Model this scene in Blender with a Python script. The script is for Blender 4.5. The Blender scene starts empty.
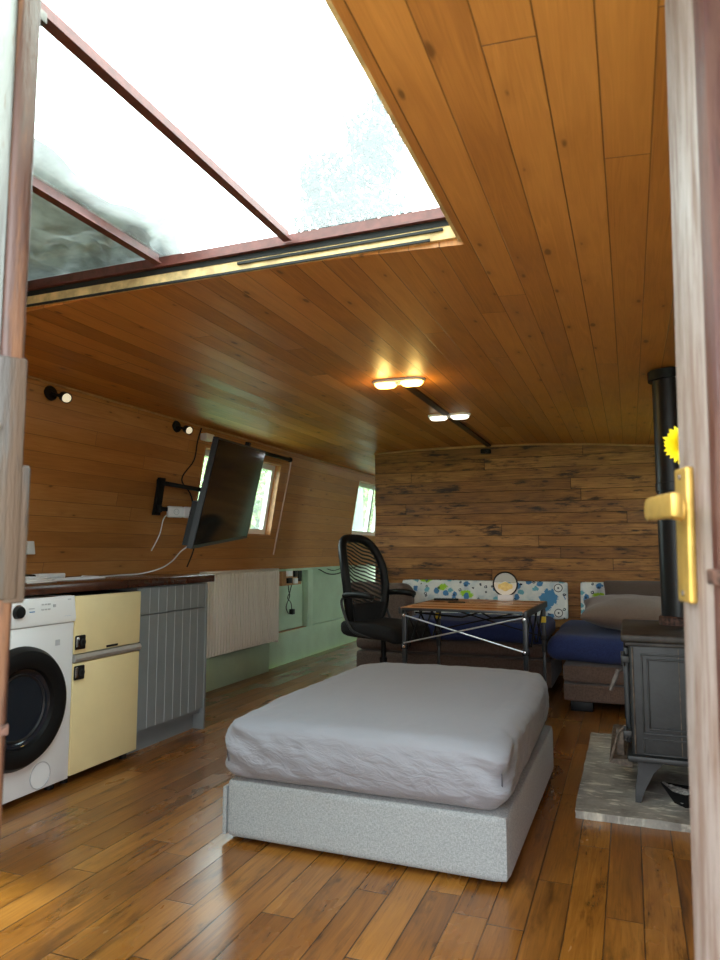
import bpy, bmesh, math, random
from mathutils import Vector, Matrix, noise
random.seed(7)
S = bpy.context.scene
C = S.collection

# ------------------------------------------------------------------ camera
cam = bpy.data.cameras.new('camera'); camo = bpy.data.objects.new('camera', cam); C.objects.link(camo)
PITCH, YAW = math.radians(5.71), math.radians(21.0)
camo.location = (0, 0, 1.05)
camo.rotation_euler = (math.radians(90) + PITCH, 0, YAW)
cam.sensor_fit = 'VERTICAL'; cam.sensor_height = 36; cam.sensor_width = 27; cam.lens = 700 / 960 * 36
cam.clip_start = 0.02
cam.dof.use_dof = True; cam.dof.focus_distance = 3.6; cam.dof.aperture_fstop = 6.5
S.camera = camo

# ------------------------------------------------------------------ world, sun, exposure
W = bpy.data.worlds.new('world'); S.world = W; W.use_nodes = True
wn = W.node_tree.nodes; wl = W.node_tree.links
bg = wn['Background']; bg.inputs[1].default_value = 6.5
tc = wn.new('ShaderNodeTexCoord'); nz = wn.new('ShaderNodeTexNoise'); nz.inputs['Scale'].default_value = 2.2; nz.inputs['Detail'].default_value = 5
cr = wn.new('ShaderNodeValToRGB'); cr.color_ramp.elements[0].color = (.80, .88, 1.0, 1); cr.color_ramp.elements[1].color = (1, .985, .96, 1)
cr.color_ramp.elements[0].position = .3; cr.color_ramp.elements[1].position = .65
wl.new(tc.outputs['Generated'], nz.inputs['Vector']); wl.new(nz.outputs[0], cr.inputs[0]); wl.new(cr.outputs[0], bg.inputs[0])
S.view_settings.view_transform = 'Standard'; S.view_settings.look = 'None'
S.view_settings.gamma = 1; S.view_settings.use_curve_mapping = False
S.view_settings.exposure = 0.55
S.cycles.max_bounces = 10; S.cycles.diffuse_bounces = 7; S.cycles.glossy_bounces = 4
S.cycles.transmission_bounces = 8; S.cycles.transparent_max_bounces = 12
S.cycles.use_denoising = True; S.cycles.sample_clamp_indirect = 12

sun = bpy.data.lights.new('sun', 'SUN'); suno = bpy.data.objects.new('sun', sun); C.objects.link(suno)
sun.energy = 5.0; sun.angle = math.radians(5); sun.color = (1, .95, .86)
suno.rotation_euler = Vector((0.50, 0.09, 1.0)).to_track_quat('Z', 'Y').to_euler()

def portal(name, loc, size, rot):
    l = bpy.data.lights.new(name, 'AREA'); o = bpy.data.objects.new(name, l); C.objects.link(o)
    l.shape = 'RECTANGLE'; l.size, l.size_y = size; l.cycles.is_portal = True
    o.location = loc; o.rotation_euler = rot
R = math.radians
portal('skylight_portal', (-1.2, 1.22, 2.16), (1.8, 1.5), (0, 0, 0))
portal('doorway_portal', (-.32, .2, 1.0), (1.15, 1.8), (R(90), 0, 0))

# ------------------------------------------------------------------ node helpers
class NT:
    def __init__(s, name):
        m = bpy.data.materials.new(name); m.use_nodes = True; s.m = m
        s.n = m.node_tree.nodes; s.l = m.node_tree.links; s.b = s.n['Principled BSDF']; s.out = s.n['Material Output']
    def put(s, sock, v):
        if isinstance(v, bpy.types.NodeSocket): s.l.new(v, sock)
        elif isinstance(v, (int, float)) or not hasattr(sock, 'default_value'): sock.default_value = v
        else:
            v = tuple(v)
            if len(sock.default_value) == 4 and len(v) == 3: v = v + (1,)
            sock.default_value = v
    def math(s, op, a, b=0, c=0):
        n = s.n.new('ShaderNodeMath'); n.operation = op
        for i, v in enumerate((a, b, c)): s.put(n.inputs[i], v)
        return n.outputs[0]
    def xyz(s, x, y, z):
        n = s.n.new('ShaderNodeCombineXYZ')
        for i, v in enumerate((x, y, z)): s.put(n.inputs[i], v)
        return n.outputs[0]
    def obj(s): return s.n.new('ShaderNodeTexCoord').outputs['Object']
    def sep(s, v):
        n = s.n.new('ShaderNodeSeparateXYZ'); s.l.new(v, n.inputs[0]); return n.outputs
    def noise(s, v, scale=5, detail=3, rough=.5, dist=0):
        n = s.n.new('ShaderNodeTexNoise'); s.put(n.inputs['Vector'], v); n.inputs['Scale'].default_value = scale
        n.inputs['Detail'].default_value = detail; n.inputs['Roughness'].default_value = rough; n.inputs['Distortion'].default_value = dist
        return n.outputs[0]
    def white(s, v):
        n = s.n.new('ShaderNodeTexWhiteNoise'); n.noise_dimensions = '3D'; s.put(n.inputs['Vector'], v); return n.outputs[0]
    def vor(s, v, scale=5, feat='F1'):
        n = s.n.new('ShaderNodeTexVoronoi'); n.voronoi_dimensions = '2D'; n.feature = feat; s.put(n.inputs['Vector'], v); n.inputs['Scale'].default_value = scale; return n.outputs['Distance'], n.outputs.get('Color')
    def ramp(s, f, stops):
        n = s.n.new('ShaderNodeValToRGB'); s.put(n.inputs[0], f); e = n.color_ramp.elements
        while len(e) < len(stops): e.new(.5)
        for el, (p, c) in zip(e, stops):
            el.position = p; el.color = (tuple(c) + (1,))[:4] if hasattr(c, '__len__') else (c, c, c, 1)
        return n.outputs[0]
    def map(s, f, a, b, c=0, d=1):
        n = s.n.new('ShaderNodeMapRange'); n.interpolation_type = 'SMOOTHSTEP'
        for i, v in enumerate((f, a, b, c, d)): s.put(n.inputs[i], v)
        return n.outputs[0]
    def mix(s, f, a, b, mode='MIX'):
        n = s.n.new('ShaderNodeMix'); n.data_type = 'RGBA'; n.blend_type = mode
        s.put(n.inputs[0], f); s.put(n.inputs[6], a); s.put(n.inputs[7], b); return n.outputs[2]
    def bump(s, h, strength=.3, dist=.01):
        n = s.n.new('ShaderNodeBump'); n.inputs['Strength'].default_value = strength; n.inputs['Distance'].default_value = dist
        s.l.new(h, n.inputs['Height']); s.l.new(n.outputs[0], s.b.inputs['Normal'])
    def set(s, **k):
        names = dict(color='Base Color', rough='Roughness', metal='Metallic', coat='Coat Weight', coatr='Coat Roughness', spec='Specular IOR Level',
                     emit='Emission Color', estr='Emission Strength', trans='Transmission Weight', alpha='Alpha', sheen='Sheen Weight')
        for a, v in k.items(): s.put(s.b.inputs[names[a]], v)
        return s

def srgb(r, g, b):
    f = lambda c: (c / 255 / 12.92) if c / 255 <= .04045 else ((c / 255 + .055) / 1.055) ** 2.4
    return (f(r), f(g), f(b))

def plain(name, col, rough=.5, metal=0, var=0.0, scale=20, bump=0, **k):
    t = NT(name); o = t.obj()
    if var:
        n = t.noise(o, scale, 4, .6)
        c = t.mix(t.map(n, .3, .7), tuple(x * (1 - var) for x in col), tuple(min(1, x * (1 + var)) for x in col))
    else: c = col
    t.set(color=c, rough=rough, metal=metal, **k)
    if bump: t.bump(t.noise(o, scale * 4, 3), bump, .004)
    return t.m

def planks(name, across, along, width, length, dark, mid, light, groove=.003, gcol=(.01, .006, .003), rough=(.25, .4), knot=.5, rustic=0, coat=0, grain=1.0, seams=0, gstr=.5, vary=1.0, shift=0, ksz=1):
    """boards running along one axis: every board its own tint, grain, knots, grooves and butt joints"""
    t = NT(name); o = t.sep(t.obj()); a = o[across]; l = o[along]
    if shift: a = t.math('ADD', a, shift)
    if rustic: a = t.math('ADD', a, t.math('MULTIPLY', t.math('SUBTRACT', t.noise(t.xyz(0, l, 0), 1.3, 1), .5), .006))
    u = t.math('DIVIDE', a, width); iu = t.math('FLOOR', u); fu = t.math('FRACT', u)
    off = t.math('MULTIPLY', t.white(t.xyz(iu, 3.3, 7.1)), length)
    v = t.math('DIVIDE', t.math('ADD', l, off), length); iv = t.math('FLOOR', v); fv = t.math('FRACT', v)
    r = t.white(t.xyz(iu, iv, 1.7)); r2 = t.white(t.xyz(iv, iu, 9.2))
    sh = t.math('MULTIPLY', r, 37)
    gv = t.xyz(t.math('MULTIPLY', a, 1 / width * 1.1), t.math('MULTIPLY', l, .55), sh)
    warp = t.noise(gv, 1.6, 2, .5)
    g1 = t.noise(t.xyz(t.math('ADD', t.math('MULTIPLY', a, 55), t.math('MULTIPLY', warp, 14)), t.math('MULTIPLY', l, 2.2), sh), 1.0, 3, .6)
    g2 = t.noise(t.xyz(t.math('MULTIPLY', a, 260), t.math('MULTIPLY', l, 9), sh), 1.0, 2, .6)
    blot = t.noise(t.xyz(t.math('MULTIPLY', a, 6), t.math('MULTIPLY', l, 2.5), sh), 1.0, 3, .6)
    f = t.math('ADD', t.math('MULTIPLY', r, .42 * vary), t.math('ADD', t.math('MULTIPLY', g1, .42 * grain), t.math('ADD', t.math('MULTIPLY', g2, .16 * grain), t.math('MULTIPLY', blot, .35))))
    f = t.math('SUBTRACT', f, .21 + .21 * (vary - 1) + .29 * (grain - 1))
    col = t.ramp(f, [(.12, dark), (.45, mid), (.8, light)])
    h = t.math('MULTIPLY', g1, .12)
    if knot:
        kv = t.xyz(t.math('ADD', t.math('MULTIPLY', a, 1 / width * .75), sh), t.math('ADD', t.math('MULTIPLY', l, 3.0), t.math('MULTIPLY', sh, 3.1)), 0)
        d, kc = t.vor(kv, 1.0); wob = t.noise(kv, 6, 2)
        d = t.math('ADD', d, t.math('MULTIPLY', t.math('SUBTRACT', wob, .5), .08))
        kr = t.sep(kc)[0]; sel = t.math('GREATER_THAN', kr, 1 - knot); d = t.math('ADD', d, t.math('MULTIPLY', t.math('FRACT', t.math('MULTIPLY', kr, 17)), .06))
        k1 = t.math('MULTIPLY', t.map(d, .12 * ksz, .05 * ksz), sel)
        col = t.mix(t.math('MULTIPLY', k1, .8), col, tuple(c * .25 for c in dark))
        k2 = t.math('MULTIPLY', t.map(d, .34 * ksz, .10 * ksz), sel)
        col = t.mix(t.math('MULTIPLY', k2, .28), col, dark)
        h = t.math('SUBTRACT', h, t.math('MULTIPLY', k1, .12))
    if rustic:
        st = t.noise(t.xyz(t.math('MULTIPLY', a, 16), t.math('MULTIPLY', l, 3.2), t.math('ADD', sh, 4)), 1.0, 5, .7)
        col = t.mix(t.math('MULTIPLY', t.map(st, .52, .68), rustic), col, tuple(c * .22 for c in dark))
        st2 = t.noise(t.xyz(t.math('MULTIPLY', a, 90), t.math('MULTIPLY', l, 5), sh), 1.0, 4, .7)
        col = t.mix(t.math('MULTIPLY', t.map(st2, .55, .72), rustic * .8), col, tuple(c * .25 for c in dark))
        h = t.math('ADD', h, t.math('MULTIPLY', st2, .5 * rustic))
    gd = t.math('MULTIPLY', t.math('MINIMUM', fu, t.math('SUBTRACT', 1, fu)), width)
    gm = t.map(gd, groove, groove * .3)
    bd = t.math('MULTIPLY', t.math('MINIMUM', fv, t.math('SUBTRACT', 1, fv)), length)
    bm_ = t.map(bd, groove * .8, groove * .25)
    gap = t.math('MAXIMUM', t.math('MULTIPLY', gm, t.map(r2, 0, 1, .55, 1)), bm_)
    if seams:
        sd = t.math('MULTIPLY', t.math('ABSOLUTE', t.math('SUBTRACT', fu, .5)), width)
        gap = t.math('MAXIMUM', gap, t.math('MULTIPLY', t.map(sd, groove * .6, groove * .15), seams))
    col = t.mix(t.math('MULTIPLY', gap, .9), col, gcol)
    h = t.math('SUBTRACT', h, gap)
    t.set(color=col, rough=t.map(t.math('ADD', t.math('MULTIPLY', blot, .7), t.math('MULTIPLY', r2, .4)), .2, .9, rough[0], rough[1]), coat=coat, coatr=.18)
    t.bump(h, gstr, .004)
    return t.m

# ------------------------------------------------------------------ materials
M = {}
M['ceiling'] = planks('pine_ceiling', 0, 1, .097, 5.5, (.30, .105, .022), (.50, .190, .040), (.66, .275, .065), .0024, (.09, .03, .008), (.40, .55), .45, gstr=.5, ksz=.85, shift=.0225, grain=1.35, vary=.8)
M['sidewall'] = planks('pine_side', 2, 1, .082, 4.2, (.28, .105, .027), (.42, .170, .042), (.56, .265, .080), .0022, (.10, .04, .012), (.42, .58), .30, gstr=.4, vary=.5, grain=1.3, ksz=.7)
M['bulkhead'] = planks('pallet_wood', 2, 0, .098, 2.4, (.085, .030, .007), (.27, .110, .023), (.60, .28, .070), .0032, (.012, .006, .003), (.5, .7), .5, rustic=.95, gstr=.9, vary=.45, grain=1.5)
M['floor'] = planks('floor_boards', 0, 1, .104, .85, (.080, .028, .006), (.23, .086, .013), (.38, .165, .030), .0030, (.012, .006, .003), (.16, .42), .12, rustic=.55, coat=.3, gstr=.5, vary=.65, grain=1.5, seams=0)
M['green'] = plain('sage_green_paint', (.46, .62, .46), .45, var=.06, scale=4)
M['divider'] = plain('satin_grey_metal', (.42, .42, .41), .35, .3)
M['trimwood'] = plain('light_bead', (.42, .22, .09), .5, var=.2, scale=12)
M['rawwood'] = plain('raw_plywood_edge', (.62, .42, .20), .7, var=.3, scale=18)
M['black'] = plain('black_plastic', (.004, .004, .0045), .5, spec=.28)
M['blackmat'] = plain('black_matt', (.016, .016, .018), .7)
M['rubber'] = plain('black_rubber', (.01, .01, .01), .8)
M['redsteel'] = plain('red_oxide_steel', (.12, .032, .024), .5, var=.25, scale=30)
M['white'] = plain('white_plastic', (.80, .81, .82), .35)
M['wash'] = plain('white_enamel', (.80, .83, .86), .3)
M['washgrey'] = plain('grey_print', (.48, .50, .54), .4)
M['blueprint'] = plain('blue_print', (.05, .25, .55), .4)
M['cream'] = plain('cream_enamel', (.78, .66, .36), .38, var=.03, scale=5)
M['greycab'] = plain('grey_paint', (.185, .205, .215), .45, var=.05, scale=6)
M['greyline'] = plain('grey_groove', (.33, .35, .36), .5)
M['worktop'] = plain('dark_worktop', (.060, .022, .012), .22, var=.35, scale=9)
M['chrome'] = plain('chrome', (.75, .75, .76), .2, 1)
M['steel'] = plain('worn_steel', (.12, .10, .085), .6, .3, var=.4, scale=45)
M['alu'] = plain('aluminium', (.62, .63, .65), .35, .9)
M['radiator'] = plain('radiator_enamel', (.76, .73, .68), .4)
M['tvbezel'] = plain('tv_bezel', (.010, .011, .014), .4, spec=.4)
M['screen'] = plain('tv_glass', (.002, .003, .004), .10, spec=.3)
M['pvc'] = plain('white_pvc', (.75, .76, .75), .35)
M['orangewood'] = plain('window_liner_wood', (.48, .22, .08), .4, var=.2, scale=20)
M['stove'] = plain('cast_iron', (.015, .0165, .0165), .5, .0, var=.35, scale=14, bump=.25)
M['stovetop'] = plain('rusty_iron', (.030, .024, .020), .6, .0, var=.6, scale=10, bump=.4)
M['rust'] = plain('rusty_collar', (.07, .032, .022), .7, .1, var=.8, scale=60, bump=.5)
M['scrape'] = plain('worn_edge', (.10, .075, .055), .65, .2, var=.5, scale=40)
M['flue'] = plain('black_flue', (.005, .005, .006), .4, spec=.35)
M['brass'] = plain('aged_brass', (.46, .29, .075), .42, .7, var=.18, scale=25)
M['tabletop'] = planks('laminate_top', 1, 0, .055, 3, (.36, .155, .055), (.48, .22, .085), (.60, .30, .13), .0004, (.3, .13, .05), (.25, .32), 0, gstr=.05, vary=.5)
M['tableframe'] = plain('grey_table_tube', (.028, .032, .035), .4, .2)
M['yellow'] = plain('yellow_clip', (.85, .6, .02), .5)
M['sand'] = plain('yellow_sand', (.95, .72, .28), .8, var=.15, scale=60, emit=(.95, .72, .3), estr=.0)
M['sandwhite'] = plain('white_sand', (.9, .88, .8), .8)
M['sandgrey'] = plain('sand_glass_liquid', (.32, .32, .26), .3)

M['leafout'] = plain('hedge_leaf', (.13, .21, .035), .6, var=.4, scale=2)
M['pinkout'] = plain('pink_blossom', (.34, .12, .15), .6, var=.3, scale=3)
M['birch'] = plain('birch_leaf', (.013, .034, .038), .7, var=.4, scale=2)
M['bark'] = plain('birch_bark', (.10, .11, .10), .8, var=.3, scale=6)
M['grass'] = plain('grass_bank', (.14, .26, .06), .9, var=.4, scale=3)
M['deck'] = plain('pale_deck_paint', (.46, .45, .42), .7, var=.15, scale=5)
M['roofsteel'] = plain('roof_paint', (.30, .32, .33), .6, var=.1, scale=5)
M['petal'] = plain('yellow_petal', (.90, .72, .01), .6)
M['purple'] = plain('purple_petal', (.30, .12, .45), .6)
M['stem'] = plain('green_stem', (.10, .25, .05), .6)
M['foil'] = plain('white_ash', (.55, .53, .50), .7, var=.7, scale=70, bump=.8)

def fabric(name, c1, c2, scale=180, stretch=1, bump=.4, rough=.9, sheen=.2, dirt=0):
    t = NT(name); o = t.sep(t.obj())
    a = t.noise(t.xyz(t.math('MULTIPLY', o[0], .35), t.math('MULTIPLY', o[1], .35), t.math('MULTIPLY', o[2], 1.6)), scale, 2, .7)
    b = t.noise(t.xyz(o[0], o[1], t.math('MULTIPLY', o[2], .35)), scale, 2, .7)
    f = t.math('MULTIPLY', t.math('ADD', a, b), .5)
    col = t.mix(t.map(f, .38, .62), c1, c2)
    t.set(color=col, rough=rough, sheen=sheen)
    t.bump(f, bump, .002)
    return t.m
M['linen'] = fabric('grey_linen_weave', (.20, .22, .23), (.335, .36, .365), 300)
M['sheet'] = fabric('grey_cotton', (.205, .215, .245), (.235, .245, .275), 300, bump=.1)
def mat_sheet():
    t = NT('grey_cotton_sheet'); o = t.obj(); q = t.sep(o)
    w = t.noise(t.xyz(t.math('ADD', t.math('MULTIPLY', q[0], 7), t.math('MULTIPLY', q[2], 6)), t.math('MULTIPLY', q[1], 4), t.math('MULTIPLY', q[2], 15)), 1.5, 4, .6, 1.2)
    side = t.map(q[2], .215, .10, .12, 1)
    t.set(color=t.mix(t.noise(o, 3, 3), (.20, .205, .235), (.235, .24, .268)), rough=.75, sheen=.15)
    t.bump(t.math('MULTIPLY', w, side), .5, .025); return t.m
M['sheet'] = mat_sheet(); M['seamline'] = plain('sheet_seam', (.07, .07, .085), .9)
M['navy'] = fabric('navy_cotton', (.010, .020, .085), (.018, .034, .13), 200, bump=.1, sheen=.05)
M['sofa'] = fabric('brown_sofa_cloth', (.085, .052, .038), (.14, .092, .070), 160)
M['pillow'] = fabric('brown_pillowcase', (.135, .088, .062), (.17, .115, .085), 260, bump=.15)
M['pillowdark'] = fabric('dark_brown_pillowcase', (.065, .040, .028), (.09, .060, .044), 260, bump=.15)
M['chairfab'] = fabric('black_seat_cloth', (.004, .004, .0045), (.009, .009, .010), 200, sheen=0)

def mat_weathered(name, base, patch, stain, p0=.5, p1=.6):
    t = NT(name); o = t.sep(t.obj())
    v = t.xyz(t.math('MULTIPLY', o[0], 26), t.math('MULTIPLY', o[1], 26), t.math('MULTIPLY', o[2], 2.4))
    n1 = t.noise(v, 1.6, 5, .65); n2 = t.noise(v, 6, 4, .7)
    c = t.mix(t.map(n1, p0, p1), base, patch)
    c = t.mix(t.math('MULTIPLY', t.map(n2, .56, .68), .8), c, stain)
    t.set(color=c, rough=t.map(n1, .3, .7, .35, .75)); t.bump(n2, .5, .003); return t.m
M['lockmetal'] = mat_weathered('old_lock_metal', (.040, .036, .033), (.060, .036, .022), (.014, .010, .008), .45, .6)
M['doorpale'] = mat_weathered('pale_weathered_stile', (.21, .17, .155), (.14, .09, .07), (.06, .026, .016), .42, .62)
M['doorred'] = mat_weathered('red_varnish', (.05, .013, .009), (.075, .03, .02), (.04, .02, .015))
M['doorbrown'] = mat_weathered('brown_varnish', (.045, .016, .009), (.11, .045, .018), (.035, .018, .012), .45, .6)
M['doorgrey'] = mat_weathered('grey_paint_door', (.18, .195, .20), (.12, .125, .125), (.12, .08, .05), .5, .7)

def mat_hearth():
    t = NT('hearth_slab'); o = t.obj(); s = t.sep(o)
    n = t.noise(o, 4, 6, .7); n2 = t.noise(t.xyz(t.math('MULTIPLY', s[0], 5), t.math('MULTIPLY', s[1], 16), s[2]), 1.3, 5, .7)
    c = t.ramp(n, [(.3, (.13, .12, .105)), (.5, (.26, .245, .215)), (.7, (.42, .39, .33))])
    c = t.mix(t.map(n2, .52, .66), c, (.60, .56, .46)); c = t.mix(t.math('MULTIPLY', t.map(n2, .40, .3), .6), c, (.10, .08, .06))
    t.set(color=c, rough=.8); t.bump(n2, .6, .006); return t.m
M['hearth'] = mat_hearth()

def mat_glass(name, milky=.25, tint=(.9, 1, .98)):
    t = NT(name); n = t.n; l = t.l
    tr = n.new('ShaderNodeBsdfTransparent'); tr.inputs[0].default_value = (*tint, 1)
    tl = n.new('ShaderNodeBsdfTranslucent'); tl.inputs[0].default_value = (.9, .95, .95, 1)
    gl = n.new('ShaderNodeBsdfGlossy'); gl.inputs['Roughness'].default_value = .05
    m1 = n.new('ShaderNodeMixShader'); m1.inputs[0].default_value = milky
    l.new(tr.outputs[0], m1.inputs[1]); l.new(tl.outputs[0], m1.inputs[2])
    lw = n.new('ShaderNodeLayerWeight'); frs = t.math('ADD', t.math('MULTIPLY', t.math('POWER', lw.outputs['Facing'], 5), .5), .03)
    m2 = n.new('ShaderNodeMixShader'); l.new(frs, m2.inputs[0]); l.new(m1.outputs[0], m2.inputs[1]); l.new(gl.outputs[0], m2.inputs[2])
    l.new(m2.outputs[0], t.out.inputs[0]); return t.m
def mat_tarp():
    t = NT('grey_tarp'); n = t.n; l = t.l; o = t.obj()
    c = t.mix(t.map(t.noise(o, 6, 4, .6), .35, .65), (.34, .35, .34), (.62, .64, .63))
    t.set(color=c, rough=.4); tl = n.new('ShaderNodeBsdfTranslucent'); l.new(c, tl.inputs[0])
    mx = n.new('ShaderNodeMixShader'); mx.inputs[0].default_value = .17; l.new(t.b.outputs[0], mx.inputs[1]); l.new(tl.outputs[0], mx.inputs[2]); l.new(mx.outputs[0], t.out.inputs[0]); return t.m
M['tarp'] = mat_tarp()
M['glass'] = mat_glass('window_glass', .06)
M['skyglass'] = mat_glass('milky_skylight_glass', .05)
M['drumglass'] = plain('dark_door_glass', (.012, .015, .022), .12, spec=.5)

def mat_mesh():
    t = NT('zebra_mesh'); o = t.obj(); n = t.n; l = t.l
    w = n.new('ShaderNodeTexWave'); w.wave_type = 'BANDS'; w.bands_direction = 'Z'; w.inputs['Scale'].default_value = 11; w.inputs['Distortion'].default_value = 6.5
    w.inputs['Detail'].default_value = 1.2; w.inputs['Detail Scale'].default_value = .55
    mp = n.new('ShaderNodeMapping'); mp.inputs['Rotation'].default_value = (.35, 0, 0); l.new(o, mp.inputs[0]); l.new(mp.outputs[0], w.inputs[0])
    f = t.map(w.outputs['Fac'], .42, .58, .12, .95)
    tr = n.new('ShaderNodeBsdfTransparent'); t.set(color=(.012, .012, .012), rough=.7)
    mx = n.new('ShaderNodeMixShader'); l.new(f, mx.inputs[0]); l.new(tr.outputs[0], mx.inputs[1]); l.new(t.b.outputs[0], mx.inputs[2]); l.new(mx.outputs[0], t.out.inputs[0])
    return t.m
M['mesh'] = mat_mesh()

def emis(name, col, strength, base=(.8, .8, .8)):
    return plain(name, base, .3, emit=col, estr=strength)
M['warmlens'] = emis('warm_lamp_lens', (1, .62, .12), 5.5, (.8, .7, .4))
M['whitelens'] = emis('white_lamp_lens', (1, .93, .78), 1.3)
M['bulb'] = emis('spot_bulb', (1, .88, .6), .4, (.85, .8, .65))

# print on the pale fabric
def mat_print():
    t = NT('white_printed_cotton'); o = t.obj(); q = t.sep(o)
    n = t.noise(o, 9, 3, .6)
    c = t.ramp(n, [(.36, (.50, .56, .58)), (.46, (.66, .68, .66)), (.62, (.78, .77, .72))])
    wob = t.math('MULTIPLY', t.math('SUBTRACT', t.noise(o, 26, 3, .7), .5), .6)
    for (seed, sc, th, col, lo, hi, sx) in ((0, 10, .32, (.34, .62, .03), .0, .30, .55), (3, 11, .30, (.06, .20, .40), .35, .70, 1.0), (7, 17, .26, (.02, .03, .05), .55, .95, 1.0), (11, 12, .28, (.16, .42, .50), .1, .5, .8)):
        v = t.xyz(t.math('ADD', t.math('MULTIPLY', q[0], sx), seed), q[2], 0)
        d, kc = t.vor(v, sc); kk = t.sep(kc)[0]
        sel = t.math('MULTIPLY', t.math('GREATER_THAN', kk, lo), t.math('LESS_THAN', kk, hi))
        m = t.math('MULTIPLY', t.map(t.math('ADD', d, wob), th, th - .06), sel)
        if seed == 7: m = t.math('MULTIPLY', m, t.map(t.math('ABSOLUTE', t.math('SUBTRACT', t.math('ADD', d, wob), .12)), .075, .05))
        c = t.mix(m, c, col)
    def blob(c, cx, cz, r0, r1, col, w=.35):
        dx = t.math('SUBTRACT', q[0], cx); dz = t.math('SUBTRACT', q[2], cz)
        d = t.math('ADD', t.math('SQRT', t.math('ADD', t.math('MULTIPLY', dx, dx), t.math('MULTIPLY', dz, dz))), t.math('MULTIPLY', wob, w * .1))
        m = t.math('MULTIPLY', t.map(d, r1, r1 - .004), t.map(d, r0 - .003, r0)) if r0 else t.map(d, r1, r1 - .004)
        return t.mix(m, c, col)
    W_ = (.72, .72, .68)
    c = blob(c, .60, .14, 0, .10, W_, .2); c = blob(c, .57, .17, 0, .075, (.08, .25, .45), 1.6); c = blob(c, .55, .10, 0, .04, (.08, .25, .45), 1.5)
    for cz in (.255, .05): c = blob(c, .645, cz, 0, .042, W_, .1); c = blob(c, .645, cz, .030, .037, (.03, .03, .05), .1); c = blob(c, .645, cz, 0, .01, (.03, .03, .05), .1)
    t.set(color=c, rough=.85); return t.m
M['print'] = mat_print()

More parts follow.
